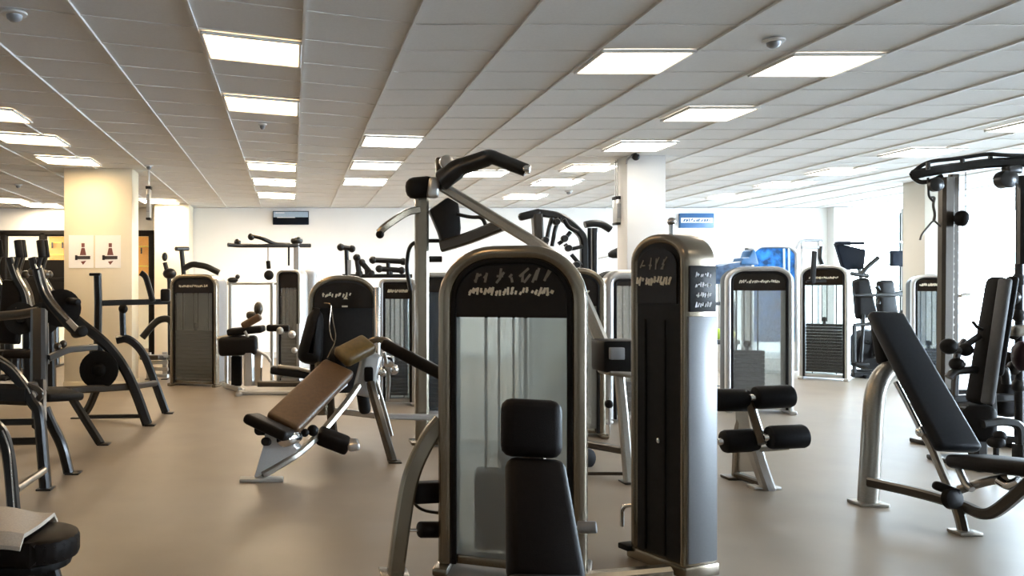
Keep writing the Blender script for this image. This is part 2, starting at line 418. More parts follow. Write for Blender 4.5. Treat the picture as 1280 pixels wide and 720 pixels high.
# camera dome on the white pillar
c = V(795, 196, 10.05)
t = thing('security_camera', 'small dark security camera on a bracket at the top of the white pillar', 'camera', c)
B().tube([V(783, 204, 10.19), V(784, 199, 10.1), V(792, 194, 10.05)], .012, fil=.04).done('bracket', 'grey', t)
B().ball(c, .045).box(c + Vector((.0, .04, .02)), (.05, .1, .05), bevel=.01).done('housing', 'char', t)
# hanging exit style signs
def hang_sign(px0, px1, py0, py1, Y, lab):
    p0, p1 = V(px0, py1, Y), V(px1, py0, Y); cx = (p0.x + p1.x) / 2
    t = thing('hanging_sign', lab, 'sign', (cx, Y, p1.z))
    dp = .14
    B().box((cx, Y + dp / 2, (p0.z + p1.z) / 2), (.05, dp, p1.z - p0.z), bevel=.008).done('housing', 'bright', t)
    B().box((cx, Y - .006, (p0.z + p1.z) / 2), (max(.03, (p1.x - p0.x) * .4), .012, (p1.z - p0.z) * .62)).done('end_panel', 'grey', t)
    for q in (.04, dp - .04): B().tube([(cx, Y + q, p1.z), (cx, Y + q, CEIL)], .008).done('rod', 'bright', t)
    B().box((cx, Y + dp / 2, p1.z + .02), (.07, dp, .04), bevel=.006).done('cap', 'char', t)
    B().box((cx, Y + dp / 2, p0.z - .012), (.06, dp, .03), bevel=.006).done('base', 'char', t)
    return t
hang_sign(180, 190, 236, 272, 11.2, 'hanging ceiling sign seen edge-on right of the cream pillar')
hang_sign(768, 779, 249, 278, 10.4, 'hanging ceiling sign seen edge-on left of the white pillar')
# wall lamp at left of the white pillar
c = V(769, 318, 12)
t = thing('wall_spotlight', 'small dark spotlight on a thin arm left of the white pillar', 'lamp', c)
B().tube([c, V(748, 323, 12.1), V(742, 324, 12.1)], .012).done('arm', 'bright', t)
B().lathe(c + Vector((-.1, 0, -.01)), (1, -.2, .22), [(0, .03), (.05, .06), (.17, .085), (.18, .07)]).done('head', 'char', t)
# signs on the back wall
def wall_sign(px0, px1, py0, py1, lab, top, low, strip):
    p0, p1 = V(px0, py1, BACK), V(px1, py0, BACK); cx, cz = (p0.x + p1.x) / 2, (p0.z + p1.z) / 2; w, h = p1.x - p0.x, p1.z - p0.z
    t = thing('wall_sign', lab, 'sign', (cx, BACK, p0.z))
    B().box((cx, BACK - .03, cz), (w, .05, h), bevel=.008).done('panel', low, t)
    if strip == 0:
        B().box((cx, BACK - .058, cz + h * .24), (w * .96, .008, h * .40)).done('band', top, t)
        sb = B().box((cx - w * .13, BACK - .064, cz + h * .02), (w * .5, .006, h * .05))
        sb.box((cx - w * .3, BACK - .064, cz + h * .36), (w * .25, .006, h * .06)); sb.done('lettering', 'wletter', t)
    else:
        B().box((cx, BACK - .058, cz + h * .02), (w * .92, .008, h * .34)).done('band', top, t)
        sb = scribble(B(), (cx - w * .40, BACK - .063, cz - h * .10), (1, 0, 0), (0, 0, 1), w * .8, h * .24, 11, 5, .3, (0, -1, 0)); sb.done('lettering', 'blue', t)
    return t
wall_sign(341, 386, 264, 281, 'dark wide sign with a light blue band on the left part of the back wall', 'skyblue', 'navy', 0)
wall_sign(848, 891, 267, 285, 'blue sign with a white lettered band on the back wall right of the white pillar', 'wletter', 'blue', 1)
# exercise posters on the cream pillar
for (px0, px1, cxp, lab) in ((86, 117, 104, 'white exercise poster on the cream pillar, left one of the pair'), (119, 151, 138, 'white exercise poster on the cream pillar, right one of the pair')):
    Y = 11.25; p0, p1 = V(px0, 335, Y), V(px1, 294, Y)
    t = thing('exercise_poster', lab, 'poster', ((p0.x + p1.x) / 2, Y, p0.z))
    B().box(((p0.x + p1.x) / 2, Y - .004, (p0.z + p1.z) / 2), (p1.x - p0.x, .006, p1.z - p0.z)).done('sheet', 'paper', t)
    q = lambda a, bb: V(cxp + a, bb, Y) + Vector((0, -.008, 0))
    fb = B().prism([q(-4, 319), q(-2, 310), q(2, 310), q(4, 319)], (0, -.002, 0)).prism([q(-2, 309), q(-2, 304), q(2, 304), q(2, 309)], (0, -.002, 0))
    fb.prism([q(-3, 327), q(0, 331), q(4, 326)], (0, -.002, 0)); fb.done('figure', 'ink', t)
    B().prism([q(-9, 324), q(-9, 320), q(9, 320), q(9, 324)], (0, -.003, 0)).prism([q(-10, 325), q(-10, 319), q(-7, 319), q(-7, 325)], (0, -.003, 0)).done('drawn_barbell', 'ink2', t)

# ------------------------------------------------------------------ weight towers
def arch(w, h, r, inset, z0, n=9, top=0.03):
    """half-open arch outline from lower left up, over and down to lower right, as (x, z); elliptical shoulders, wider than tall"""
    a = w / 2 - inset; hh = h - inset; rz = max(r - inset, .01); rx = min(a * .96, rz * (1 + top * 9))
    pts = [(-a, z0), (-a, hh - rz)]
    for k in range(1, n + 1):
        u = PI - (PI / 2) * k / n; pts.append((-a + rx + math.cos(u) * rx, hh - rz + math.sin(u) * rz))
    for k in range(0, n + 1):
        u = PI / 2 - (PI / 2) * k / n; pts.append((a - rx + math.cos(u) * rx, hh - rz + math.sin(u) * rz))
    pts.append((a, z0)); return pts
def arch_sweep(b, w, h, r, t, y0, y1, z0, rnd=.3, inset=0, top=.03):
    pts = arch(w, h, r, inset + t / 2, z0, top=top); P = [Vector((x, 0, z)) for x, z in pts]; n = len(P); rings = []
    D = y1 - y0; c = min(t, D) * min(rnd * 1.15, .49); sec = []
    for (qa, qy, u0) in ((1, 0, 0), (-1, 0, 1), (-1, 1, 2), (1, 1, 3)):
        for k in range(5):
            u = -(u0 + k / 4) * PI / 2
            sec.append((qa * (t / 2 - c) + math.cos(u) * c, (y0 + c if qy == 0 else y1 - c) + math.sin(u) * c))
    for i, p in enumerate(P):
        tg = (P[min(i + 1, n - 1)] - P[max(i - 1, 0)]).normalized(); nn = Vector((-tg.z, 0, tg.x))
        rings.append([b.bm.verts.new(p + nn * a + Vector((0, y, 0))) for a, y in sec])
    m = len(sec)
    for A, C in zip(rings, rings[1:]):
        for j in range(m): b.bm.faces.new((A[j], A[(j + 1) % m], C[(j + 1) % m], C[j]))
    b.bm.faces.new(list(reversed(rings[0]))); b.bm.faces.new(rings[-1]); return b
def tower(label, loc, yaw, w, d, h, r=.2, t=.045, tube=.09, fm='silver', sm='char', header=.30, gm='glass', bm_='glass', plates=12, stack=.55, sw=.30, z0=.04, text=1, seed=1, rods=True, foots=True, top=.03, xs=0.0, group='weight stack towers', dimtext=False, name='weight_tower', cat='weight machine'):
    T = thing(name, label, cat, loc, yaw, group); L = dict(parent=T, local=True)
    arch_sweep(B(), w, h, r, t, 0, tube, z0, .42, 0, top).done('frame', fm, **L)
    if d > tube + .02: arch_sweep(B(), w - .012, h - .006, r, t * .8, tube, d, z0 + .02, .2, 0, top).done('side_shroud', sm, **L)
    arch_sweep(B(), w, h, r, .024, .006, tube * .8, z0, .3, t * .93, top).done('inner_trim', 'blackm', **L)
    inn = arch(w, h, r, t * .92, z0 + .04, top=top); zb = h - header
    def plate(pred_low, pred_high, y, th, m, nm):
        pts = [(x, min(max(z, pred_low), pred_high)) for x, z in inn]; out = []
        for p in pts:
            if not out or (abs(p[0] - out[-1][0]) + abs(p[1] - out[-1][1])) > 1e-4: out.append(p)
        if pred_high < h: out = [out[0], (out[0][0], pred_high), (out[-1][0], pred_high), out[-1]]
        return B().prism([Vector((x, y, z)) for x, z in out], (0, th, 0)).done(nm, m, **L)
    hd = plate(zb, h + 1, .018, .014, 'header', 'header_panel')
    plate(0, zb - .003, .030, .005, gm, 'front_window')
    plate(0, h + 1, d - .03, .012, bm_, 'back_panel')
    iw = w - 2 * t
    if text:
        scribble(B(), (-iw * .36, .016, zb + header * .30), (1, 0, 0), (0, 0, 1), iw * .72, .040, 22, seed, .24, (0, -1, 0)).done('lettering', 'letter', hd, True)
        if dimtext: scribble(B(), (-iw * .34, .016, zb + header * .46), (1, 0, 0), (0, 0, 1), iw * .72, .075, 7, seed + 50, .14, (0, -1, 0)).done('emblem', 'dimletter', hd, True)
    ym = d * .5
    if rods:
        for q in (-.33, .33):
            B().tube([(q * sw + xs, min(ym, .10), z0), (q * sw + xs, min(ym, .10), zb + .05)], .007, 8).done('guide_rod', 'char', **L)
        for q in (-.03, .035):
            B().tube([(q + xs, min(ym, .10), z0 + .1 + stack), (q + xs, min(ym, .10), zb + .05)], .006, 6).done('cable', 'blackm', **L)
    ph = stack / max(plates, 1)
    for k in range(plates):
        B().box((xs, min(ym, .10), z0 + .07 + ph * (k + .5)), (sw, min(.11, d * .5), ph * .88), bevel=.004, seg=1).done('weight_plate', 'plate', **L)
    B().tube([(xs, min(ym, .10), z0 + .06 + stack), (xs, min(ym, .10), z0 + .12 + stack)], .02, 10).ball((xs, min(ym, .10), z0 + .135 + stack), .038).done('stack_head', 'blackm', **L)
    B().box((0, d * .5, z0 + .02), (w - .02, d * .8, .05), bevel=.012).done('base', fm, **L)
    if foots:
        for q in (-1, 1):
            B().box((q * (w / 2 - .02), d * .5, .02), (.07, d + .10, .04), bevel=.012).done('foot', fm if q else fm, **L)
    return T
D = math.radians
# front tower with the seat, in the middle
cx_, cy_ = .975, 3.78
TM = thing('shoulder_press_machine', 'large silver-framed press machine in the middle foreground with frosted front and black seat', 'weight machine', (cx_, cy_, 0))
def sub_tower(T, x, y, yaw, *a, **k):
    """a tower that belongs to a bigger machine: built at the origin, then baked into the machine's frame"""
    t = tower('x', (0, 0, 0), 0, *a, **k)
    mx = Matrix.Translation((x - ORG[T.name].x, y - ORG[T.name].y, 0)) @ Matrix.Rotation(yaw, 4, 'Z')
    for ch in list(t.children):
        ch.parent = T
        for g in [ch] + list(ch.children):
            g.data.transform(mx); ORG[g.name] = ORG[T.name].copy()
    bpy.data.objects.remove(t)
sub_tower(TM, cx_, cy_ - .02, D(-21), .655, .30, 1.51, r=.25, t=.066, tube=.12, header=.325, plates=12, stack=.36, sw=.27, seed=3, dimtext=True, z0=.05, xs=-.03, top=0, gm='glass1', bm_='glass1')
# seat and back pad standing before it
Yh = 2.72
hb = V(664, 536, Yh)
B().slab(V(664, 572, Yh - .01), V(664, 499, Yh + .02), (1, 0, 0), S(76, Yh), .075, .035).done('head_pad', 'pad', TM)
B().slab(V(683, 730, Yh - .22), V(668, 575, Yh), (1, 0, 0), S(98, Yh - .2), .075, .03, w2=S(72, Yh)).done('back_pad', 'pad', TM)
B().slab(V(684, 760, Yh - .75), V(684, 735, Yh - .24), (1, 0, 0), S(112, Yh - .5), .08, .03).done('seat_pad', 'pad', TM)
pl = V(690, 700, Yh + .02)
B().beam([V(664, 520, Yh + .10), V(668, 580, Yh + .10), (pl.x, Yh - .02, .34), (pl.x, Yh - .02, .05)], .05, .07, .08).done('seat_post', 'silver', TM)
B().beam([(pl.x, Yh - .72, .05), (pl.x, Yh + .4, .05), (1.0, 3.72, .05)], .08, .07, .1).done('base_beam', 'silver', TM)
B().box((pl.x, Yh - .72, .02), (.5, .09, .04), bevel=.01).done('foot', 'silver', TM)
B().beam([(pl.x, Yh - .45, .05), (pl.x, Yh - .45, .30)], .07, .07).done('seat_column', 'silver', TM)
# the curved leg at its left with the knobs
B().beam([V(552, 526, 3.92), V(536, 545, 3.92), V(513, 592, 3.9), V(503, 650, 3.88), FL(494, 3.86, .0)], .075, .055, .14, up=(0, 1, 0)).done('side_leg', 'silver', TM)
foot(TM, 493, 3.86, 'silver', .13, .16)
kb = B(); kb.tube([V(504, 663, 3.9), V(556, 663, 3.95)], .008); kb.done('selector_rod', 'chrome', TM)
B().roll(V(524, 662, 3.91), V(552, 662, 3.95), .038).done('knob', 'blackm', TM)
B().slab(V(515, 616, 3.95), V(556, 614, 4.0), (0, 0, 1), .10, .08, .02).done('pivot_housing', 'blackm', TM)
tubep(TM, 'cable_hose', 'bronze', [(513, 622, 3.97), (525, 638, 4), (554, 642, 4.02)], 2, .1)
B().tube([V(700, 659, 3.66), V(728, 659, 3.6)], .008).done('adjuster_rod', 'chrome', TM)
B().roll(V(722, 659, 3.6), V(746, 659, 3.57), .026).done('adjuster_grip', 'grey', TM)
B().beam([FL(726, 3.62, .05), FL(775, 3.66, .05), FL(835, 3.72, .05)], .07, .08).done('cross_beam', 'silver', TM)

# tall dark-panelled tower right of it
def corner_tower():
    A = FL(786, 4.12); C = FL(858, 3.79)
    u = (C - A); w = u.length; yaw = math.atan2(u.y, u.x); mid = (A + C) / 2
    t = thing('weight_tower', 'tall slim tower with black front panel and beige silver side, right of the middle machine', 'weight machine', mid, yaw, 'weight stack towers'); L = dict(parent=t, local=True)
    h, d, r = 1.575, .185, .13
    arch_sweep(B(), w, h, r, .05, 0, d, .03, .5, 0, .05).done('frame', 'silver', **L)
    pts = arch(w, h, r, .042, .05, top=.05)
    fp = B().prism([Vector((x, .012, z)) for x, z in pts], (0, .02, 0)).done('front_panel', 'char', **L)
    zb = h - .33
    hp = [(x, max(z, zb)) for x, z in arch(w - .02, h - .02, r, .05, .05, top=.05) if z >= zb - .001 or True]
    o2 = []
    for p in hp:
        if not o2 or abs(p[0] - o2[-1][0]) + abs(p[1] - o2[-1][1]) > 1e-4: o2.append(p)
    hd = B().prism([Vector((x, .002, z)) for x, z in o2], (0, .010, 0)).done('header_panel', 'header', **L)
    scribble(B(), (-w * .36, 0, zb + .085), (1, 0, 0), (0, 0, 1), w * .62, .045, 12, 21, .22, (0, -1, 0)).done('lettering', 'letter', hd, True)
    scribble(B(), (-w * .30, 0, zb + .15), (1, 0, 0), (0, 0, 1), w * .5, .07, 4, 22, .1, (0, -1, 0)).done('emblem', 'dimletter', hd, True)
    gb = B()
    for q in (-.22, .12): gb.box((q * w, .008, .62), (.006, .006, 1.1))
    gb.done('panel_groove', 'blackm', **L)
    B().lathe((.01 * w, .012, .60), (0, -1, 0), [(0, .012), (.006, .012), (.008, .008)]).done('lock', 'chrome', **L)
    B().prism([Vector((x, d - .02, z)) for x, z in pts], (0, .015, 0)).done('back_panel', 'char', **L)
    xs = w / 2
    B().box((xs + .002, d * .5, .63), (.012, d * .94, 1.12), bevel=.005).done('side_panel', 'greypaint', **L)
    pq = B().box((xs + .003, d * .5, 1.315), (.008, d * .86, .21), bevel=.003).done('instruction_plaque', 'char', **L)
    sb = B()
    for k in range(4): scribble(sb, (xs + .008, d * .24, 1.23 + .045 * k), (0, 1, 0), (0, 0, 1), d * .52, .026, 7, 30 + k, .22, (1, 0, 0))
    sb.done('lettering', 'wletter', pq, True)
    B().box((0, d * .5, .03), (w + .02, d + .02, .06), bevel=.012).done('base', 'silver', **L)
    B().box((-w / 2 - .01, .03, .05), (.07, .12, .03), bevel=.008).done('foot', 'blackm', **L)
    kn = B().tube([(-w / 2 + .01, .1, .26), (-w / 2 - .10, .05, .22), (-w / 2 - .10, .05, .12)], .011, fil=.03); kn.done('side_handle', 'chrome', **L)
    for k in range(3): B().ball((-w / 2 + .004, .04, .98 - .11 * k), .018).done('side_knob', 'blackm', **L)
    B().tube([(.0, d * .5, h - .01), (.0, d * .5, h + .055)], .012).ball((0, d * .5, h + .06), .02).done('pulley_post', 'chrome', **L)
corner_tower()

tower('silver tower with dark stack behind clear front, behind the leg rollers, right of middle', FL(950, 9.0), D(-14), .66, .30, 1.575, r=.16, t=.055, tube=.10, fm='bright', header=.26, plates=12, stack=.56, sw=.32, seed=5, xs=-.10, gm='frost2', bm_='frost2')
tower('silver tower with tall black stack and a strap over its top, left of the screens', FL(1029, 12.4), D(-40), .62, .34, 1.70, r=.17, t=.05, tube=.12, fm='bright', sm='grey', header=.30, plates=16, stack=.72, sw=.46, seed=6, gm='clear', bm_='frost2')
tower('silver tower in front of the cream pillar, with exercise bike handles behind its top', FL(241, 11.55), D(-17), .70, .42, 1.545, r=.16, t=.05, tube=.12, fm='silver', header=.26, plates=12, stack=.66, sw=.58, seed=7, sm='grey', gm='glass', bm_='grey')
tower('silver tower behind the black cable frame, beside the shaded cream pillar', FL(1163, 11.0), D(-26), .40, .40, 1.53, r=.13, t=.045, tube=.12, fm='bright', header=.22, plates=12, stack=.45, sw=.26, seed=8, gm='tint', bm_='frost2')
tower('bronze-topped tower right behind the middle press machine', FL(706, 7.5), D(-6), .72, .34, 1.515, r=.18, t=.06, tube=.12, fm='silver', header=.34, plates=10, stack=.4, sw=.3, seed=9, gm='frost2', bm_='frost2')
tower('pale silver tower with blue grey header left of the tall black-panelled tower', FL(796, 8.3), D(2), .62, .36, 1.52, r=.14, t=.10, tube=.16, fm='bright', header=.16, plates=8, stack=.3, sw=.3, seed=10, gm='frost2', bm_='frost2', text=0)
tower('blue grey tower behind the reclined bench machine, left of the pale post', FL(497, 9.6), D(-4), .42, .36, 1.46, r=.07, t=.05, tube=.14, fm='bright', header=.24, plates=10, stack=.4, sw=.24, seed=11, gm='tint', bm_='tint', sm='bright')
tower('narrow grey tower half hidden behind the pale post', FL(548, 8.6), D(0), .34, .34, 1.50, r=.06, t=.05, tube=.14, fm='bright', sm='char', header=.2, plates=8, stack=.4, sw=.2, seed=12, gm='tint', bm_='char', text=0)

# ------------------------------------------------------------------ lat pulldown tower by the back wall
c = FL(362, 11.9)
LT = thing('lat_pulldown_machine', 'grey lat pulldown tower with long overhead bar, left of the dark shroud', 'weight machine', c)
sub_tower(LT, FL(360, 11.9).x, 11.9, D(-24), .38, .40, 1.62, r=.09, t=.04, tube=.13, fm='bright', sm='bright', header=.26, plates=12, stack=.6, sw=.26, seed=14, gm='frost2', bm_='grey', text=0, xs=0)
B().slab(FL(385, 12.2, .3), V(385, 336, 12.2), (1, 0, 0), .26, .22, .09).done('rear_shroud', 'grey', LT)
B().beam([V(371, 340, 12.05), V(371, 303, 12.05)], .10, .09).done('mast', 'grey', LT)
tubep(LT, 'overhead_bar', 'black', [(285, 306, 11.6), (300, 307, 11.7), (345, 307, 11.9), (388, 307, 12.1)], 2.6)
tubep(LT, 'top_arm', 'black', [(316, 295, 11.8), (326, 297, 11.8), (343, 305, 11.9), (362, 306, 12)], 2.6)
B().ball(V(371, 301, 12.05), .075, (1.2, 1, .8)).ball(V(314, 296, 11.8), .05).ball(V(297, 303, 11.7), .05).done('pulley', 'black', LT)
tubep(LT, 'hanging_cable', 'blackm', [(335, 308, 11.85), (335, 328, 11.85)], .6, 0, 6)
B().roll(V(335, 326, 11.85), V(336, 336, 11.85), .03).ball(V(336, 344, 11.85), .07, (1, .8, 1)).done('handle', 'blackm', LT)
tubep(LT, 'second_cable', 'blackm', [(361, 308, 11.85), (361, 332, 11.85)], 1.4, 0, 6)
t = thing('wall_rail', 'thin pale rail with a post between the left tower and the lat tower', 'rail', FL(310, 12.4))
B().tube([V(284, 354, 12.3), V(346, 354, 12.5)], .025).done('rail', 'bright', t)
B().tube([V(340, 354, 12.45), FL(340, 12.45, 0)], .03).done('post', 'bright', t)
B().tube([V(288, 354, 12.32), FL(288, 12.32, 0)], .03).done('post', 'bright', t)
B().ball(V(291, 350, 12.3), .05, (1.6, 1, .8)).ball(V(297, 346, 12.3), .035).done('clamp', 'black', t)

# exercise bike behind the left tower
c = FL(238, 13.2)
t = thing('exercise_bike', 'black exercise bike whose handles rise behind the left tower', 'exercise bike', c)
B().beam([FL(210, 13.2, .07), FL(275, 13.2, .07)], .08, .08).done('base_beam', 'black', t)
for px in (210, 275): B().box(FL(px, 13.2, .03), (.06, .5, .06), bevel=.02).done('foot', 'blackm', t)
tubep(t, 'handlebar_post', 'black', [(236, 470, 13.2), (230, 345, 13.2), (227, 313, 13.2)], 3)
B().tube([V(220, 311, 13.1), V(235, 311, 13.3)], .035).done('handlebar', 'black', t)
tubep(t, 'curved_arm', 'black', [(229, 336, 13.2), (240, 330, 13.2), (258, 333, 13.2), (274, 341, 13.2)], 4)
tubep(t, 'seat_post', 'black', [(213, 465, 13.2), (212, 350, 13.2), (206, 328, 13.2)], 3)
B().ball(V(206, 321, 13.2), .06, (.8, 1, 1.2)).ball(V(212, 342, 13.2), .11, (1, .8, .8)).done('saddle', 'black', t)
B().lathe(FL(250, 13.05, .45), (0, 1, 0), [(0, .1), (.02, .26), (.12, .28), (.22, .26), (.24, .1)]).done('flywheel_cover', 'char', t)
# low step bench right of the cream pillar
c = FL(195, 12.6)
t = thing('leg_press_sled', 'low machine with a bent black arm left of the left tower', 'weight machine', c)
tubep(t, 'bent_arm', 'black', [(178, 422, 12.6), (182, 417, 12.6), (197, 399, 12.6), (215, 398, 12.6), (222, 470, 12.6)], 4.5, .15)
B().slab(V(186, 447, 12.3), V(206, 447, 12.9), (1, 0, 0), .3, .07).done('foot_platform', 'bronze', t)
b_ = B()
for k in range(4): b_.beam([FL(178 + k * 3, 12.4 + .1 * k, .35 - .1 * k), FL(210, 12.5, .35 - .1 * k)], .05, .05)
b_.done('step_rails', 'bright', t)
B().beam([FL(186, 12.5, .02), FL(186, 12.5, .40)], .07, .07).beam([FL(206, 12.6, .02), FL(206, 12.6, .40)], .07, .07).done('leg', 'bright', t)
for px in (186, 206): foot(t, px, 12.5)

# seated low machine between the left tower and the lat tower
Y = 10.9
t = thing('leg_extension_machine', 'low seated machine with black pads, between the left tower and the lat tower', 'weight machine', FL(335, Y))
B().slab(V(274, 433, 11.0), V(322, 431, 11.0), (0, 1, 0), .4, .24, .05).done('seat_pad', 'pad', t)
B().slab(V(286, 415, 11.05), V(330, 411, 11.0), (0, 1, 0), .36, .09, .03).done('left_arm_pad', 'blackm', t)
B().slab(V(333, 410, 11.0), V(362, 410, 11.0), (0, 1, 0), .14, .09, .03).done('knee_pad', 'pad', t)
B().slab(V(303, 408, 11.0), V(326, 395, 11.0), (0, 1, 0), .3, .10, .03).done('lap_pad', 'brown', t)
B().slab(V(308, 394, 11), V(320, 394, 11), (0, 1, 0), .2, .1, .04).ball(V(323, 386, 11), .075, (.8, 1, 1.25)).done('hand_grip', 'bronze', t)
tubep(t, 'left_link', 'steel', [(272, 424, 11.2), (296, 418, 11.1), (312, 414, 11)], 3)
tubep(t, 'lever_arm', 'bright', [(306, 414, 10.85), (318, 437, 10.85), (333, 444, 10.85), (338, 452, 10.85)], 2, .1)
B().beam([V(311, 440, Y), FL(312, Y, .09), ], .19, .14).done('pedestal', 'bright', t)
B().beam([V(322, 440, Y + .1), FL(320, Y, .09)], .08, .14).done('pedestal_brace', 'steel', t)
B().box(V(296, 463, 11.2), (.14, .2, .40), bevel=.02).done('motor_box', 'blackm', t)
B().slab(V(338, 462, 10.9), V(396, 470, 10.9), (0, 1, 0), .22, .10, .03).done('roller_pad', 'blackm', t)
tubep(t, 'roller_bar', 'steel', [(347, 458, 10.8), (375, 461, 10.8), (400, 467, 10.8)], 2.5)
tubep(t, 'right_link', 'steel', [(346, 480, 10.9), (350, 468, 10.9), (360, 462, 10.9)], 2)
B().beam([FL(322, 10.8, .12), FL(392, 10.8, .12)], .12, .07).done('base_rail', 'bronze', t)
B().beam([FL(300, 10.6, .03), FL(398, 10.6, .03)], .07, .05).done('floor_rail', 'bright', t)
for px in (300, 396): B().box(FL(px, 10.75, .02), (.08, .6, .04), bevel=.01).done('foot', 'bright', t)
B().beam([FL(388, 10.75, .03), V(388, 472, 10.8)], .06, .06).done('front_leg', 'bronze', t)
B().beam([V(373, 405, 11.1), FL(373, 11.1, .03)], .05, .05).ball(V(350, 413, 10.95), .05).ball(V(365, 418, 10.95), .05).ball(V(368, 438, 11), .04).done('side_post', 'bright', t)
B().beam([FL(280, 11.4, .04), FL(300, 10.8, .04)], .06, .06).beam([FL(283, 11.4, .04), V(283, 430, 11.4)], .05, .05).done('rear_post', 'bright', t)

# ------------------------------------------------------------------ reclined bench machine with dark shroud
YS = 7.3
t = thing('prone_press_machine', 'reclined machine with brown tilted bench before a rounded dark shroud, left of middle', 'weight machine', FL(400, 6.6))
def arch_plate(T, px0, px1, py0, z0, Y, th, m, nm, r, top=.03, dy=0, mk=None):
    x0, x1 = FL(px0, Y).x, FL(px1, Y).x; h = V(px0, py0, Y).z; w = x1 - x0; cx = (x0 + x1) / 2
    pts = [Vector((cx + x, Y + dy, z)) for x, z in arch(w, h, r, 0, z0, top=top)]
    return B().prism(pts, (0, th, 0), .02).done(nm, m, T)
sh = arch_plate(t, 388, 470, 346, .42, YS, .30, 'char', 'shroud', .20)
x0, x1 = FL(386, YS).x, FL(472, YS).x
ar = B(); arch_sweep(ar, x1 - x0, 1.445, .21, .05, 0, .32, .75, .4)
for v in ar.bm.verts: v.co += Vector(((x0 + x1) / 2, YS - .01, 0))
ar.done('shroud_rim', 'silver', t)
hd = B().prism([Vector(((x0 + x1) / 2 + x, YS - .025, max(z, 1.16))) for x, z in arch(x1 - x0 - .06, 1.40, .18, .02, 1.16)], (0, .02, 0)).done('header_panel', 'header', t)
scribble(B(), V(402, 372, YS - .03) + Vector((0, -.002, 0)), (1, 0, 0), (0, 0, 1), .26, .045, 9, 41, .25, (0, -1, 0)).done('lettering', 'letter', hd)
sb = B(); p = V(429, 374, YS - .04); sb.prism([p, p + Vector((.04, 0, 0)), p + Vector((.02, 0, .03))], (0, -.003, 0)); p = V(428, 383, YS - .04); sb.done('mark', 'letter', t); B().box(p + Vector((.02, 0, 0)), (.05, .004, .014)).done('mark_bar', 'letter', t)
B().slab(V(386, 455, YS - .08), V(396, 385, YS - .02), (1, 0, 0), .24, .22, .09, w2=.12).done('side_bulge', 'blackm', t)
tubep(t, 'cable', 'silver', [(405, 379, 7.2), (414, 379, 7.18), (416, 400, 7.15), (421, 425, 7.1), (410, 445, 7.05), (409, 448, 7.05)], .9, .1, 6)
tubep(t, 'second_cable', 'silver', [(414, 382, 7.17), (411, 410, 7.15), (415, 425, 7.1), (419, 428, 7.1)], .8, .1, 6)
B().beam([V(400, 450, YS - .02), FL(402, YS, .25)], .24, .1).done('lower_shroud', 'silver', t)
# bench
YA, YBn = 5.95, 6.65
wd = Vector((.86, -.5, .05))
B().slab(V(352, 531, YA), V(424, 460, YBn), (.76, -.48, -.42), .27, .085, .03).done('back_pad', 'brown', t)
B().slab(V(311, 521, YA - .05), V(364, 546, YA - .15), (.25, .9, -.1), .27, .075, .032).done('seat_pad', 'pad', t)
B().slab(V(425, 448, 6.6), V(462, 429, 6.75), (.6, -.55, -.45), .19, .10, .035).done('head_pad', 'mustard', t)
B().ball(V(431, 444, 6.75), .085, (1, 1, 1)).lathe(V(421, 446, 6.75), (.5, -.5, 0), [(0, .085), (.06, .09), (.09, .06)]).done('pivot_hub', 'blackm', t)
# frame of the bench
gz = B().prism([V(331, 532, 5.85), V(350, 541, 5.85), V(372, 561, 5.9), V(366, 571, 5.9), V(322, 596, 5.78), V(317, 597, 5.78), V(330, 553, 5.85)], (.04, .09, 0), .008).done('gusset_plate', 'bright', t)
B().box(FL(327, 5.78, .012), (.30, .11, .024), bevel=.008).done('foot', 'bright', t)
beamp(t, 'lower_spine', 'steel', [(328, 594, 5.8), (372, 568, 5.92), (400, 543, 6.15), (432, 505, 6.5), (448, 482, 6.7)], 8, 8, .1)
beamp(t, 'upper_spine', 'bright', [(360, 541, 5.9), (395, 510, 6.2), (432, 480, 6.6)], 6, 5, .05)
B().roll(V(353, 549, 5.82), V(368, 546, 5.95), .06).done('hinge', 'chrome', t)
B().ball(V(391, 538, 6.1), .042).ball(V(372, 546, 5.95), .035).ball(V(381, 541, 6.0), .03).done('adjuster_knob', 'blackm', t)
B().roll(V(323, 538, 5.8), V(333, 538, 5.95), .035).roll(V(331, 552, 5.8), V(338, 552, 5.95), .03).done('seat_knob', 'blackm', t)
B().slab(V(397, 543, 6.15), V(436, 558, 6.15), (.1, 1, .3), .15, .11, .03).done('foot_pad', 'pad', t)
B().slab(V(434, 557, 6.12), V(449, 555, 6.12), (0, 1, .2), .13, .06, .02).done('foot_bracket', 'bright', t)
# legs, arms
beamp(t, 'rear_leg', 'bronze', [(412, 490, 7.5), (413, 510, 7.55), (417, 545, 7.58)], 11, 11); foot(t, 418, 7.58, 'bronze')
beamp(t, 'front_leg', 'bronze', [(463, 478, 6.75), (467, 495, 6.7), (478, 532, 6.55), (491, 577, 6.42)], 10, 10, .1); foot(t, 493, 6.42, 'bronze')
B().slab(V(452, 495, 6.85), V(466, 440, 6.85), (1, .2, 0), .17, .10, .04).done('side_housing', 'bright', t)
B().box(V(461, 468, 6.78), (.07, .06, .12), bevel=.015).done('housing_slot', 'blackm', t)
B().slab(V(447, 502, 7.0), V(462, 500, 7.0), (0, 0, 1), .22, .12, .04).done('counterweight', 'blackm', t)
B().tube([V(471, 360, 7.2), V(471, 500, 7.0)], .03).done('chrome_post', 'chrome', t)
beamp(t, 'press_arm', 'silver', [(455, 432, 6.8), (468, 424, 6.78), (482, 425, 6.75), (490, 432, 6.72)], 6, 8, .08)
B().slab(V(478, 429, 6.75), V(562, 473, 6.5), (0, 1, .1), .12, S(15, 6.6), .035).done('arm_pad', 'pad', t)
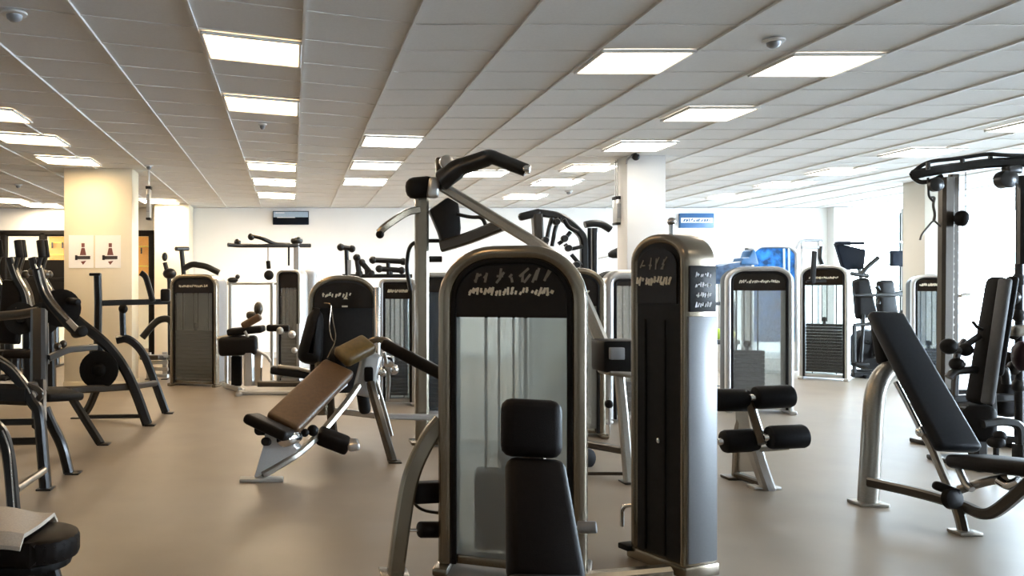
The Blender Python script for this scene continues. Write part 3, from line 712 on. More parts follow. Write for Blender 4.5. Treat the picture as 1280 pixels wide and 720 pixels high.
tubep(t, 'arm_strut', 'steel', [(480, 440, 6.9), (487, 470, 6.95), (484, 500, 7.0)], 2.4, .1)
tubep(t, 'side_strut', 'steel', [(470, 475, 6.95), (478, 500, 6.95), (490, 545, 6.9)], 2.4, .1)
B().box(V(485, 452, 6.95), (.10, .08, .1), bevel=.02).ball(V(492, 462, 6.95), .045).ball(V(478, 465, 6.95), .04).done('linkage', 'chrome', t)
B().beam([FL(420, 7.5, .24), FL(470, 7.2, .24)], .05, .05).beam([FL(475, 7.1, .25), FL(560, 7.1, .24)], .05, .05).done('cross_rail', 'bright', t)

# low black handles on the wall between the blue grey tower and the dark shroud
Y = 10.7
t = thing('handle_rack', 'rack of black handles and grips above the blue grey tower, behind the dark shroud', 'rack', FL(470, 10.7))
B().beam([FL(436, Y, 0), V(436, 325, Y)], .06, .06).beam([FL(508, Y, 0), V(508, 345, Y)], .05, .05).done('post', 'bright', t)
B().box(FL(436, Y, .02), (.1, .5, .04), bevel=.01).box(FL(508, Y, .02), (.1, .5, .04), bevel=.01).done('foot', 'bright', t)
B().beam([V(428, 345, Y), V(515, 345, Y)], .06, .05).done('rail', 'black', t)
for k, (px, py, dx, dy) in enumerate(((426, 309, 14, 2), (446, 322, 3, 20), (452, 328, 12, 14), (466, 325, 38, 2), (474, 336, 28, 2))):
    hb_ = B()
    hb_.tube([V(px, py, Y), V(px + dx, py + dy, Y)], .036)
    hb_.ball(V(px, py, Y), .05); hb_.ball(V(px + dx, py + dy, Y), .048)
    hb_.tube([V(px + dx / 2, py + dy / 2, Y), V(px + dx / 2 + 1, 347, Y)], .028)
    hb_.done('grip', 'black', t)

# ------------------------------------------------------------------ assisted pull-up machine
t = thing('pull_up_machine', 'tall pull-up machine with pale post, long black handle and sloping arm', 'weight machine', FL(527, 7.2))
B().beam([FL(527, 7.2, 0), V(527, 243, 7.2)], .115, .10, up=(0, 1, 0)).done('post', 'silver', t)
B().box(FL(527, 7.2, .015), (.2, .2, .03), bevel=.008).done('foot', 'silver', t)
B().slab(V(507, 236, 7.1), V(545, 233, 7.1), (0, 1, 0), .16, S(27, 7.1), .07).done('left_pad', 'blackm', t)
B().slab(V(540, 248, 7.05), V(543, 222, 7.05), (1, 0, 0), .10, .12, .03).done('pivot_bracket', 'bright', t)
B().slab(V(549, 224, 7.1), V(548, 197, 7.1), (1, 0, 0), S(8, 7), .08, .02).done('handle_bracket', 'bronze', t)
B().lathe(V(557, 203, 7.0) + Vector((0, .0, 0)), (0, -1, 0), [(0, .05), (.03, .06), (.06, .055), (.07, .03)]).done('end_disc', 'bright', t)
B().slab(V(549, 222, 7.05), V(572, 210, 6.9), (0, 1, .1), .10, .12, .035).done('handle_hub', 'black', t)
hb_ = B()
hpts = B.fillet(PT([(552, 226, 7.0), (575, 209, 6.9), (614, 196, 6.7), (658, 213, 6.6)]), .035)
hb_.sweep(hpts, [(math.cos(2 * PI * i / 12) * .048, math.sin(2 * PI * i / 12) * .06) for i in range(12)], rscale=[1.50 - .68 * i / len(hpts) for i in range(len(hpts))])
hb_.done('overhead_handle', 'black', t)
B().roll(V(654, 211, 6.6), V(663, 212, 6.58), .035).done('handle_end', 'chrome', t)
beamp(t, 'left_handle_arm', 'silver', [(524, 262, 7.15), (508, 265, 7.1), (480, 284, 7.0), (474, 291, 7.0)], 6, 9, .08)
B().ball(V(475, 293, 7.0), .035).done('arm_knob', 'blackm', t)
beamp(t, 'sloping_arm', 'steel', [(551, 232, 7.1), (620, 274, 6.75), (690, 316, 6.4), (722, 356, 6.2), (757, 438, 5.95)], 13, 13, .25)
B().prism([V(537, 262, 7.15), V(560, 246, 7.1), (V(574, 254, 7.1)), V(577, 285, 7.1), V(574, 310, 7.1), V(556, 314, 7.1), V(549, 290, 7.12)], (.0, .12, 0), .02).done('counterweight_shroud', 'char', t)
beamp(t, 'brace', 'bronze', [(552, 308, 7.15), (585, 298, 7.0), (628, 281, 6.75)], 11, 15, .08)
tubep(t, 'cable_guide', 'black', [(572, 268, 7.1), (590, 272, 7.0), (603, 271, 6.9), (608, 284, 6.9)], 2.4, .08)
tubep(t, 'dip_handle', 'black', [(549, 301, 7.3), (522, 301, 7.3), (511, 308, 7.3), (508, 335, 7.3), (513, 363, 7.3)], 2.6, .08)
tubep(t, 'grip_bar', 'black', [(530, 324, 7.3), (552, 324, 7.3)], 4, 0)
B().box(V(768, 444, 5.85), (S(44, 5.85), .25, S(40, 5.85)), bevel=.025).done('knee_platform', 'blackm', t)
B().box(V(771, 442, 5.70), (S(18, 5.7), .04, S(15, 5.7)), bevel=.006).done('platform_plate', 'grey', t)
B().slab(V(753, 463, 5.84), V(790, 467, 5.84), (0, 1, 0), .22, .05, .02).done('platform_tray', 'steel', t)
beamp(t, 'front_leg', 'steel', [(774, 468, 5.85), (779, 520, 5.78), (786, 604, 5.72)], 11, 11); foot(t, 786, 5.72)
beamp(t, 'base_beam', 'bronze', [(700, 551, 6.6), (729, 554, 6.3), (780, 563, 5.85)], 9, 9)
beamp(t, 'lower_rail', 'bronze', [(640, 592, 6.2), (782, 592, 5.8)], 4, 4)
B().lathe(V(727, 571, 6.3), (.3, -1, 0), [(0, .07), (.03, .08), (.07, .075), (.08, .04)]).done('wheel_knob', 'blackm', t)
B().beam([FL(527, 7.2, .05), FL(600, 6.9, .05), FL(700, 6.55, .08)], .09, .08).done('floor_beam', 'silver', t)
tubep(t, 'hanging_pin', 'chrome', [(761, 497, 5.95), (762, 545, 5.95)], 1.2, 0); B().ball(V(761, 505, 5.95), .03).done('pin_grip', 'blackm', t)

# black multi-pulley machine seen above the middle machine
Y = 9.5
t = thing('cable_machine', 'black many-armed cable machine rising behind the middle press machine', 'weight machine', FL(715, Y))
beamp(t, 'left_column', 'bronze', [(671, 268, Y), (673, 300, Y), (675, 520, Y)], 15, 12); foot(t, 675, Y, 'black', .4, .5)
B().slab(V(648, 272, Y), V(676, 265, Y), (0, 1, 0), .1, .09, .035).done('left_grip', 'black', t)
beamp(t, 'top_arm', 'black', [(672, 266, Y), (702, 270, Y), (722, 288, Y), (730, 298, Y), (730, 330, Y), (730, 528, Y)], 10, 9, .12); foot(t, 731, Y, 'black', .3, .5)
for pts in (((690, 272), (686, 286), (682, 308)), ((700, 272), (694, 285), (690, 308)), ((713, 290), (705, 300), (698, 305)), ((728, 308), (712, 312), (706, 305)), ((722, 290), (710, 284), (705, 274)), ((726, 332), (714, 318))):
    tubep(t, 'strut', 'black', [(a, b2, Y - .1) for a, b2 in pts], 2.6, .05)
for px, py in ((683, 300), (697, 277), (712, 310), (707, 298), (722, 331)): B().lathe(V(px, py, Y - .2), (0, 1, 0), [(0, .03), (.02, .04), (.06, .04), (.08, .03)]).done('pulley', 'black', t)
beamp(t, 'right_column', 'black', [(743, 285, Y), (743, 340, Y), (743, 528, Y)], 7, 7)
beamp(t, 'rear_column', 'black', [(737, 285, Y + .1), (737, 525, Y + .1)], 3, 5)
tubep(t, 'right_grip', 'black', [(731, 281, Y), (740, 279, Y), (752, 280, Y), (763, 287, Y)], 4.6, .05)
B().beam([FL(676, Y, .06), FL(743, Y, .06)], .1, .08).done('base_beam', 'black', t)

# ------------------------------------------------------------------ leg curl rollers
t = thing('leg_curl_machine', 'pale leg curl stand with four black foam rollers, right of the tall tower', 'weight machine', FL(935, 5.6))
for a_, c_, nm in (((893, 500, 5.5), (936, 500, 5.5), 0), ((943, 497, 5.42), (990, 495, 5.42), 1), ((903, 552, 5.42), (946, 550, 5.42), 2), ((960, 547, 5.3), (1007, 545, 5.3), 3)):
    B().roll(V(*a_), V(*c_), S(14.5, 5.4), 24, .3).done('foam_roller', 'foam', t)
    p, q = V(*a_), V(*c_); d_ = (q - p).normalized()
    B().roll(p - d_ * .03, q + d_ * .02, .022).done('axle', 'chrome', t)
beamp(t, 'upper_arm', 'bronze', [(928, 490, 5.48), (938, 505, 5.45), (953, 555, 5.32)], 8, 10)
beamp(t, 'leg', 'bright', [(943, 560, 5.42), (949, 580, 5.43), (960, 610, 5.54)], 19, 14)
beamp(t, 'rear_leg', 'steel', [(932, 508, 5.7), (922, 540, 5.8), (920, 596, 5.85)], 8, 10)
B().prism([V(922, 512, 5.75), V(935, 512, 5.6), V(944, 590, 5.55), V(924, 590, 5.8)], (0, .03, 0), .005).done('web_plate', 'bright', t)
B().box(FL(955, 5.56, .01), (.18, .10, .02), bevel=.005).done('foot_plate', 'bright', t); B().box(FL(918, 5.85, .01), (.14, .12, .02), bevel=.005).done('foot_plate', 'bronze', t)
B().beam([FL(922, 5.83, .03), FL(955, 5.56, .03)], .06, .04).done('base_beam', 'bronze', t)
beamp(t, 'cross_bar', 'steel', [(905, 562, 5.45), (950, 562, 5.38), (986, 559, 5.32)], 4, 6)

# ------------------------------------------------------------------ right-hand adjustable bench
t = thing('adjustable_bench', 'adjustable bench with raised slate back pad and thick silver leg, at the right', 'bench', FL(1120, 4.9))
pB, pT = V(1199, 568, 4.62), V(1105, 392, 5.25)
B().slab(pB + Vector((.0, 0, .02)), pT, (1, 0, -.02), .245, .075, .03, w2=.215).done('back_pad', 'bpad', t)
B().slab(pT + Vector((.03, .04, -.02)), pT + Vector((.05, .0, -.32)), (1, 0, 0), .16, .09, .03).done('pad_bracket', 'blackm', t)
B().slab(V(1208, 576, 4.62), V(1318, 588, 4.05), (1, 0, 0), .25, .075, .03).done('seat_pad', 'pad', t)
B().tube(PT([(1122, 458, 5.22), (1104, 466, 5.2), (1093, 492, 5.18), (1089, 560, 5.16), (1085, 631, 5.14)]), S(11.5, 5.2), 16, .12).done('rear_leg', 'steel', t)
B().box(FL(1085, 5.14, .01), (.17, .14, .02), bevel=.005).done('foot_plate', 'steel', t)
beamp(t, 'lower_beam', 'bronze', [(1086, 602, 5.1), (1150, 616, 4.85), (1205, 632, 4.6), (1228, 644, 4.45), (1246, 640, 4.4), (1288, 603, 4.2)], 12, 13, .14)
beamp(t, 'front_leg', 'bronze', [(1192, 622, 4.65), (1200, 645, 4.56), (1205, 667, 4.51)], 11, 11); B().box(FL(1206, 4.51, .01), (.12, .10, .02), bevel=.005).done('foot_plate', 'steel', t)
tubep(t, 'adjust_strut', 'chrome', [(1120, 478, 5.1), (1136, 508, 5.0), (1152, 540, 4.9)], 3.2, 0)
beamp(t, 'back_support', 'steel', [(1152, 538, 4.85), (1164, 556, 4.8), (1182, 600, 4.68), (1190, 615, 4.65)], 9, 9, .05)
B().ball(V(1153, 540, 4.85), .035).done('strut_pivot', 'chrome', t)
tubep(t, 'seat_brace', 'steel', [(1200, 612, 4.6), (1228, 603, 4.5), (1264, 596, 4.35)], 5.5, .05)
tubep(t, 'under_seat_tube', 'bright', [(1196, 580, 4.6), (1206, 605, 4.55), (1215, 612, 4.5)], 4, .04)
B().lathe(V(1183, 622, 4.58), (.2, -1, .1), [(0, .03), (.02, .06), (.05, .055), (.06, .03)]).slab(V(1166, 605, 4.6), V(1200, 618, 4.55), (0, 1, 0), .06, .05, .02).done('adjuster_knob', 'blackm', t)
B().tube(PT([(1250, 600, 4.4), (1262, 608, 4.35), (1276, 602, 4.3)]), .03, 12, .05).done('seat_post', 'chrome', t)

# ------------------------------------------------------------------ black cable frame at the right
Y = 7.2
t = thing('cable_crossover', 'black cable crossover frame with perforated post and hanging hook, at the right edge', 'weight machine', FL(1210, Y))
B().beam([FL(1180, Y, 0), V(1183, 222, Y)], S(15, Y), .09, up=(0, 1, 0)).done('left_post', 'bronze', t)
pf = B(); pf.beam([FL(1191, Y, .3), V(1192, 218, Y)], S(11, Y), .05, up=(0, 1, 0)); pp = pf.done('adjuster_track', 'bronze', t)
hl = B(); z = .5
while z < 2.2:
    hl.lathe(FL(1191.5, Y - .03, z), (0, 1, 0), [(0, .013), (.006, .013)], 8); z += .065
hl.done('track_holes', 'steel', pp)
B().beam([FL(1278, 7.0, 0), V(1280, 220, 7.0)], .10, .09, up=(0, 1, 0)).done('right_post', 'black', t)
beamp(t, 'top_beam', 'black', [(1140, 219, 7.3), (1170, 213, 7.2), (1186, 211, Y), (1236, 204, 7.1), (1292, 203, 7.0)], 11, 12, .1)
tubep(t, 'upper_rail', 'black', [(1139, 217, 7.3), (1158, 202, 7.25), (1200, 198, 7.2), (1236, 192, 7.1), (1250, 194, 7.05), (1292, 195, 7.0)], 2.6, .1)
tubep(t, 'nose', 'black', [(1139, 216, 7.3), (1142, 223, 7.3), (1154, 230, 7.25), (1178, 220, 7.2)], 2.8, .08)
gs = B()
for px, a_, c_ in ((1160, 203, 212), (1203, 198, 206), (1238, 194, 203)): gs.beam([V(px, a_, 7.15), V(px, c_, 7.15)], .03, .03)
gs.done('rail_bracket', 'black', t)
B().lathe(V(1174, 230, 7.12), (0, 1, 0), [(0, .03), (.02, .06), (.06, .06), (.08, .03)]).done('pulley', 'black', t)
B().lathe(V(1265, 223, 6.95), (0, 1, 0), [(0, .03), (.02, .075), (.10, .075), (.12, .03)]).slab(V(1255, 212, 7), V(1275, 212, 7), (0, 1, 0), .08, .07).done('pulley', 'black', t)
tubep(t, 'hook_strap', 'black', [(1160, 222, 7.2), (1161, 246, 7.2), (1167, 252, 7.2)], 1.4, .03)
tubep(t, 'hook', 'bronze', [(1162, 247, 7.2), (1169, 246, 7.2), (1166, 256, 7.2), (1169, 268, 7.2), (1167, 276, 7.2)], 1.6, .05)
tubep(t, 'handle', 'bronze', [(1150, 300, 7.2), (1152, 293, 7.2), (1167, 275, 7.2), (1180, 287, 7.2)], 1.2, .03)
tubep(t, 'cable', 'blackm', [(1207, 215, 7.2), (1207, 470, 7.2)], .5, 0, 6)
tubep(t, 'cable', 'blackm', [(1270, 228, 6.95), (1270, 500, 6.95)], .5, 0, 6)
B().ball(V(1202, 273, 7.1), .06, (.85, 1, 1.15)).tube([V(1195, 273, 7.15), V(1202, 273, 7.1)], .02).done('adjuster_knob', 'blackm', t)
B().box(FL(1166, 7.2, .02), (.28, .18, .04), bevel=.012).done('left_foot', 'black', t)
B().box(FL(1278, 7.0, .02), (.2, .5, .04), bevel=.012).done('right_foot', 'black', t)
B().beam([FL(1166, 7.2, .04), V(1170, 520, 7.2)], .10, .08).done('foot_riser', 'black', t)
B().beam([FL(1180, Y, .06), FL(1278, 7.0, .06)], .1, .08).done('base_beam', 'black', t)
beamp(t, 'mid_beam', 'black', [(1184, 491, 7.15), (1230, 491, 7.1), (1280, 489, 7.0)], 9, 9)
B().beam([V(1200, 370, Y), V(1212, 368, Y)], .03, .03).done('side_peg', 'steel', t)
# seated machine inside the frame, with leaning dark pad
Y = 6.3
t = thing('seated_row_machine', 'black seated machine with tall leaning shroud under the cable frame at right', 'weight machine', FL(1235, Y))
B().slab(V(1222, 505, Y), V(1247, 346, Y), (1, .1, .1), .12, .16, .05, w2=.085).done('leaning_shroud', 'blackm', t)
B().slab(V(1234, 505, Y - .1), V(1257, 348, Y - .1), (1, .1, .1), .05, .09, .02).done('shroud_stripe', 'stripe', t)
B().slab(V(1246, 470, Y - .08), V(1266, 345, Y - .08), (1, .1, .1), .055, .09, .03).done('shroud_edge', 'blackm', t)
tubep(t, 'arm', 'black', [(1186, 472, Y), (1192, 464, Y), (1256, 459, Y), (1258, 480, Y)], 5, .05)
tubep(t, 'handle_arm', 'black', [(1180, 435, Y), (1200, 440, Y), (1212, 428, Y), (1224, 420, Y)], 4, .05)
tubep(t, 'short_arm', 'black', [(1216, 402, Y), (1222, 410, Y), (1228, 412, Y)], 2, .05)
B().ball(V(1186, 433, Y), .06).ball(V(1207, 437, Y), .05).ball(V(1196, 455, Y), .05).done('joint', 'blackm', t)
B().slab(V(1198, 526, Y + .1), V(1242, 528, Y), (0, 1, 0), .3, .27, .05).done('seat_block', 'blackm', t)
B().beam([V(1222, 540, Y), FL(1222, Y, .03)], .1, .1).done('seat_column', 'black', t)
tubep(t, 'seat_rail', 'bronze', [(1196, 508, Y), (1226, 512, Y)], 4, 0)
beamp(t, 'front_beam', 'black', [(1228, 530, Y - .1), (1250, 526, Y - .1), (1275, 530, Y - .1), (1276, 560, Y - .1)], 10, 10, .06)
B().beam([V(1276, 555, Y - .1), FL(1276, Y - .1, .02)], .09, .09).done('front_leg', 'black', t); B().beam([V(1238, 470, Y), V(1241, 525, Y)], .05, .05).done('shroud_post', 'black', t)
B().box(FL(1222, Y, .02), (.4, .5, .04), bevel=.012).done('base', 'black', t); foot(t, 1276, Y - .1)
B().slab(V(1238, 556, Y - .3), V(1252, 550, Y - .3), (0, 1, 0), .1, .07, .03).ball(V(1250, 545, Y - .3), .04).beam([V(1245, 552, Y - .3), FL(1245, Y - .3, 0)], .03, .03).done('pedal', 'blackm', t)
b_ = B()
for k in range(7): b_.ball(V(1273 - (k % 2) * 6, 350 + k * 22, Y + .1), .045, (1, 1, 1.2)); 
b_.tube([V(1274, 330, Y + .1), V(1274, 540, Y + .1)], .03); b_.done('linkage_column', 'black', t)
beamp(t, 'upper_frame', 'black', [(1190, 499, Y + .2), (1232, 497, Y + .2), (1284, 497, Y + .2)], 9, 10)
beamp(t, 'frame_link', 'black', [(1193, 497, Y + .2), (1196, 440, Y + .25), (1206, 425, Y + .25)], 7, 7, .1)
B().slab(V(1248, 520, Y + .3), V(1262, 440, Y + .3), (1, 0, 0), .16, .2, .05).done('weight_housing', 'blackm', t)
B().slab(V(1262, 414, Y), V(1290, 412, Y), (0, 1, 0), .12, .08, .03).done('grip_bar', 'steel', t)
B().ball(V(1277, 445, Y - .05), .075, (.7, 1, 1.5)).done('knee_roll', 'redm', t)

# ------------------------------------------------------------------ cardio machines by the windows
def cardio(label, px, Y, scr, stem, padpts, hand):
    T = thing('elliptical_trainer', label, 'cardio machine', FL(px, Y), 0, 'cardio machines by the windows')
    B().prism([V(a, b2, Y) for a, b2 in scr], (0, .09, 0), .012).done('console_screen', 'navy', T)
    tubep(T, 'mast', 'grey', stem, 2.4)
    for pp_ in padpts: B().slab(V(pp_[0], pp_[1], Y - .1), V(pp_[2], pp_[3], Y - .1), (1, 0, 0), S(pp_[4], Y), .15, .06, w2=S(pp_[4] * .72, Y)).done('arm_pad', 'blackm', T)
    for hp_ in hand: tubep(T, 'handlebar', 'black', [(a, b2, Y - .12) for a, b2 in hp_], 2.8, .05)
    bx = px
    B().beam([FL(bx - 22, Y - .3, .05), FL(bx + 26, Y - .3, .05)], .08, .08).beam([FL(bx - 22, Y + .2, .05), FL(bx + 26, Y + .2, .05)], .08, .08).done('base_rail', 'blackm', T)
    for q in (-22, 26): B().box(FL(bx + q, Y - .05, .025), (.09, .7, .05), bevel=.015).done('foot', 'blackm', T)
    B().lathe(FL(bx + 6, Y - .25, .42), (0, 1, 0), [(0, .1), (.02, .30), (.2, .32), (.22, .1)]).done('flywheel_cover', 'blackm', T)
    for q, zz in ((-14, .22), (16, .36)): B().slab(FL(bx + q - 9, Y - .42, zz), FL(bx + q + 9, Y - .42, zz), (0, 1, 0), .16, .05, .02).done('pedal', 'blackm', T)
    lk = B()
    for q, za, zb_ in ((-12, .2, .95), (4, .3, 1.0), (16, .35, .9), (-4, .55, .5)): lk.tube([FL(bx + q, Y - .3, za), FL(bx + q + 4, Y - .2, zb_)], .025)
    lk.tube([FL(bx - 20, Y - .3, .80), FL(bx + 26, Y - .3, .84)], .03); lk.tube([FL(bx - 20, Y - .3, 1.25), FL(bx + 24, Y - .3, 1.25)], .025)
    lk.beam([FL(bx - 20, Y - .3, .05), FL(bx - 20, Y - .3, .8)], .05, .05).beam([FL(bx + 26, Y - .3, .05), FL(bx + 26, Y - .3, .84)], .05, .05)
    lk.done('linkage', 'black', T)
    return T
e1 = cardio('elliptical trainer with large tilted dark screen, right of the strapped tower', 1088, 13.0, ((1046, 304), (1083, 312), (1080, 337), (1056, 337)), [(1070, 320, 13.05), (1076, 345, 13.05), (1080, 460, 13.05)], ((1083, 398, 1075, 348, 26),), (((1075, 345), (1084, 334), (1098, 322)), ((1064, 342), (1085, 345))))
B().box(V(1062, 304, 12.95), (S(33, 13), .1, .05), bevel=.01).done('top_shelf', 'navy', e1)
e2 = cardio('elliptical trainer with small square screen on a thin stem, left of the shaded cream pillar', 1120, 13.9, ((1116, 313), (1145, 314), (1144, 333), (1116, 333)), [(1130, 325, 13.95), (1130, 400, 13.95), (1126, 455, 13.95)], ((1109, 398, 1106, 350, 26),), (((1098, 380), (1103, 368), (1096, 358)), ((1118, 367), (1142, 364))))
tubep(e2, 'reading_rack', 'bright', [(1110, 304, 13.9), (1116, 302, 13.9), (1150, 303, 13.9)], 1.6, .03); tubep(e2, 'rack_stem', 'bright', [(1132, 303, 13.9), (1131, 320, 13.92)], 1.2, 0)
# strap machine top behind the strapped tower
t = thing('pulley_frame', 'pale pulley frame with dark strap rising behind the strapped tower', 'weight machine', FL(1016, 14.4))
tubep(t, 'top_bar', 'grey', [(992, 318, 14.4), (998, 303, 14.4), (1005, 300, 14.4), (1027, 301, 14.4)], 1.8, .1)
B().beam([FL(1003, 14.4, 0), V(1003, 302, 14.4)], .05, .05).beam([FL(1024, 14.4, 0), V(1024, 302, 14.4)], .05, .05).done('post', 'bright', t)
for px in (1003, 1024): B().box(FL(px, 14.4, .02), (.1, .4, .04), bevel=.01).done('foot', 'bright', t)
tubep(t, 'strut', 'black', [(1026, 308, 14.35), (1025, 322, 14.35), (1028, 330, 14.35)], 3, .03)
B().beam([V(1002, 309, 14.35), V(1027, 309, 14.35)], .04, .05).done('cross_bar', 'grey', t)
s_ = tag(B().slab(V(1016, 354, 12.22), V(1018, 314, 12.34), (1, 0, 0), S(6, 12.3), .03, .012).tube([V(1008, 352, 12.25), V(1032, 351, 12.25)], .022).done('hanging_strap', 'blackm'), 'black strap and grip hanging down the front of a silver tower', 'strap')

# blue printed machine cover and its low hood, behind the leg-roller tower
Y = 13.4
t = thing('step_machine', 'blue-covered cardio machine behind the silver tower on the right', 'cardio machine', FL(955, Y))
x0, x1 = FL(938, Y).x, FL(1000, Y).x
ar = B(); arch_sweep(ar, x1 - x0, 2.07, .2, .07, 0, .3, .04, .4)
for v in ar.bm.verts: v.co += Vector(((x0 + x1) / 2, Y, 0))
ar.done('frame', 'bright', t)
pts = [Vector(((x0 + x1) / 2 + x, Y + .03, z)) for x, z in arch(x1 - x0, 2.07, .2, .06, .5)]
B().prism(pts, (0, .05, 0)).done('printed_cover', 'bluep', t)
for px in (980, 986): B().box(V(px, 340, Y + .01), (.03, .03, .75), bevel=.01).done('cover_stripe', 'skyblue', t)
B().prism([V(a, b2, Y - .1) for a, b2 in ((893, 355), (893, 341), (898, 333), (912, 329), (926, 327), (940, 322), (941, 352), (914, 353), (907, 347), (904, 355))], (0, .35, 0), .02).done('hood', 'bluegrey', t)
B().prism([V(a, b2, Y - .12) for a, b2 in ((926, 331), (929, 322), (937, 322), (940, 313), (944, 312), (949, 331))], (0, .3, 0), .015).done('control_head', 'blue', t)
B().slab(V(932, 311, Y - .1), V(942, 311, Y - .1), (0, 1, 0), .1, .05, .02).done('pale_grip', 'grey', t)
B().beam([FL(900, Y, .03), V(900, 352, Y)], .06, .06).beam([FL(930, Y, .03), V(930, 350, Y)], .06, .06).done('support_leg', 'bright', t)
B().beam([FL(900, Y, .03), FL(985, Y, .03)], .1, .06).done('base_beam', 'bright', t)
# ball rack between tall tower and silver tower
t = thing('ball_rack', 'low dark ball rack seen right of the tall tower', 'rack', FL(903, 11.6))
B().beam([V(890, 427, 11.6), V(918, 427, 11.6)], .3, .06).beam([V(890, 380, 11.8), V(916, 378, 11.8)], .06, .05).done('shelf', 'black', t)
for px in (888, 917): B().beam([FL(px, 11.75, 0), V(px, 377, 11.75)], .05, .05).done('post', 'black', t); foot(t, px, 11.75, 'black', .07, .4)
for px, r_, m_, lab in ((897, 7, 'green', 'lime green exercise ball on the low rack right of the tall tower'), (912.5, 6.5, 'yellow', 'yellow exercise ball on the low rack, next to the lime green one')):
    c = V(px, 427, 11.55); r = S(r_, 11.55)
    o = B().ball(c + Vector((0, 0, r + .03)), r).lathe(c + Vector((0, -r, r + .03)), (0, -1, 0), [(-.01, r * .25), (.003, r * .22)], 12).done('exercise_ball', m_); tag(o, lab, 'ball', 'exercise balls on the low rack')

# ------------------------------------------------------------------ left: black plate-loaded racks
t = thing('olympic_bench_rack', 'black plate-loaded rack with curved legs and upright, in front of the cream pillar', 'weight rack', FL(140, 8.2))
beamp(t, 'upright', 'black', [(122, 342, 8.3), (123, 380, 8.3), (122, 430, 8.25), (121, 470, 8.2)], 9, 9, .05)
B().box(V(119, 343, 8.25), (.11, .06, .03), bevel=.008).done('upright_cap', 'black', t)
beamp(t, 'cross_bar', 'black', [(127, 379, 8.3), (155, 378, 8.4), (212, 377, 8.6)], 6, 7)
beamp(t, 'bar_hook', 'black', [(176, 341, 8.5), (182, 345, 8.5), (187, 362, 8.5), (191, 377, 8.5)], 7, 7, .04)
B().box(V(207, 369, 8.55), (.1, .08, .13), bevel=.02).done('bar_catch', 'black', t)
beamp(t, 'front_leg', 'black', [(62, 366, 8.0), (92, 398, 8.05), (132, 428, 8.1), (155, 458, 8.15), (170, 490, 8.17), (184, 530, 8.18)], 13, 13, .25); foot(t, 188, 8.18)
beamp(t, 'rear_leg', 'black', [(146, 425, 8.9), (160, 422, 8.9), (178, 438, 8.95), (190, 468, 8.97), (207, 515, 9.0)], 10, 10, .2); foot(t, 211, 9.0)
tubep(t, 'plate_post', 'black', [(153, 386, 8.9), (154, 422, 8.9)], 4, 0); B().ball(V(154, 386, 8.85), .05).done('post_ball', 'blackm', t)
beamp(t, 'bench_rail', 'bronze', [(36, 489, 7.6), (100, 487, 7.9), (166, 483, 8.2)], 8, 9)
beamp(t, 'floor_rail', 'black', [(106, 521, 8.6), (176, 520, 8.3)], 5, 5)
beamp(t, 'near_leg', 'black', [(84, 488, 7.4), (104, 520, 7.25), (126, 555, 7.16)], 9, 10); foot(t, 130, 7.16)
beamp(t, 'far_leg', 'black', [(121, 486, 8.5), (112, 508, 8.6), (102, 522, 8.66)], 9, 9); foot(t, 96, 8.66)
B().beam([V(121, 430, 8.22), V(121, 488, 8.2)], .13, .13).done('lower_post', 'black', t)
B().beam([V(166, 483, 8.25), V(194, 479, 8.95)], .06, .06).done('side_link', 'black', t)
B().lathe(V(124, 462, 8.05), (.1, -1, 0), [(-.05, .06), (-.03, .17), (-.02, .183), (.03, .183), (.04, .17), (.045, .07), (.07, .06), (.09, .03)], 28).done('weight_disc', 'plate', t)
# arm with pale sticker and big drum
beamp(t, 'lift_arm', 'black', [(47, 336, 7.6), (51, 352, 7.6), (58, 372, 7.6), (74, 392, 7.6), (92, 412, 7.6), (100, 416, 7.6)], 12, 12, .15)
tubep(t, 'arm_highlight', 'chrome', [(48, 338, 7.53), (53, 362, 7.53), (66, 382, 7.53), (84, 400, 7.53)], 1.2, .1, 8)  # window highlight along the arm, modelled as a thin chrome strip
B().slab(V(85, 400, 7.52), V(96, 412, 7.52), (.6, 0, .5), .05, .012, .003).done('sticker', 'towel', t)
B().roll(V(94, 416, 7.65), V(104, 414, 7.5), .05).done('arm_end', 'blackm', t)
B().lathe(V(78, 385, 8.0), (.2, -1, 0), [(-.12, .1), (-.1, .17), (.1, .18), (.12, .1)], 24).roll(V(85, 376, 7.9), V(98, 378, 7.8), .035).done('drum', 'blackm', t)
tubep(t, 'plate_peg', 'bronze', [(-10, 396, 7.7), (25, 393, 7.7), (48, 389, 7.7)], 6, 0)

t = thing('plate_loaded_press', 'black plate-loaded press frame with stacked rails at the left edge', 'weight rack', FL(30, 5.7))
beamp(t, 'curved_leg', 'black', [(-8, 448, 5.6), (12, 460, 5.6), (30, 482, 5.6), (41, 504, 5.58), (49, 512, 5.56), (53, 560, 5.55), (57, 611, 5.54)], 14, 13, .12); foot(t, 57, 5.54)
tubep(t, 'leg_highlight', 'chrome', [(-2, 449, 5.52), (16, 460, 5.52), (33, 482, 5.5), (38, 492, 5.5)], 1.1, .1, 8)  # bright strip standing in for the glint on the curved leg
beamp(t, 'rear_leg', 'black', [(56, 510, 6.0), (64, 530, 6.0), (78, 556, 6.0), (86, 591, 6.02)], 12, 12, .12); foot(t, 92, 6.02)
beamp(t, 'upper_rail', 'black', [(-20, 528, 5.75), (48, 527, 5.6)], 8, 8)
beamp(t, 'lower_rail', 'black', [(-20, 552, 5.75), (50, 551, 5.6)], 9, 9)
beamp(t, 'seat_beam', 'black', [(-20, 490, 5.7), (40, 492, 5.65)], 40, 26)
beamp(t, 'front_leg', 'black', [(-12, 526, 5.0), (4, 540, 5.0), (12, 575, 4.95), (18, 646, 4.87)], 14, 14, .12); foot(t, 16, 4.87)
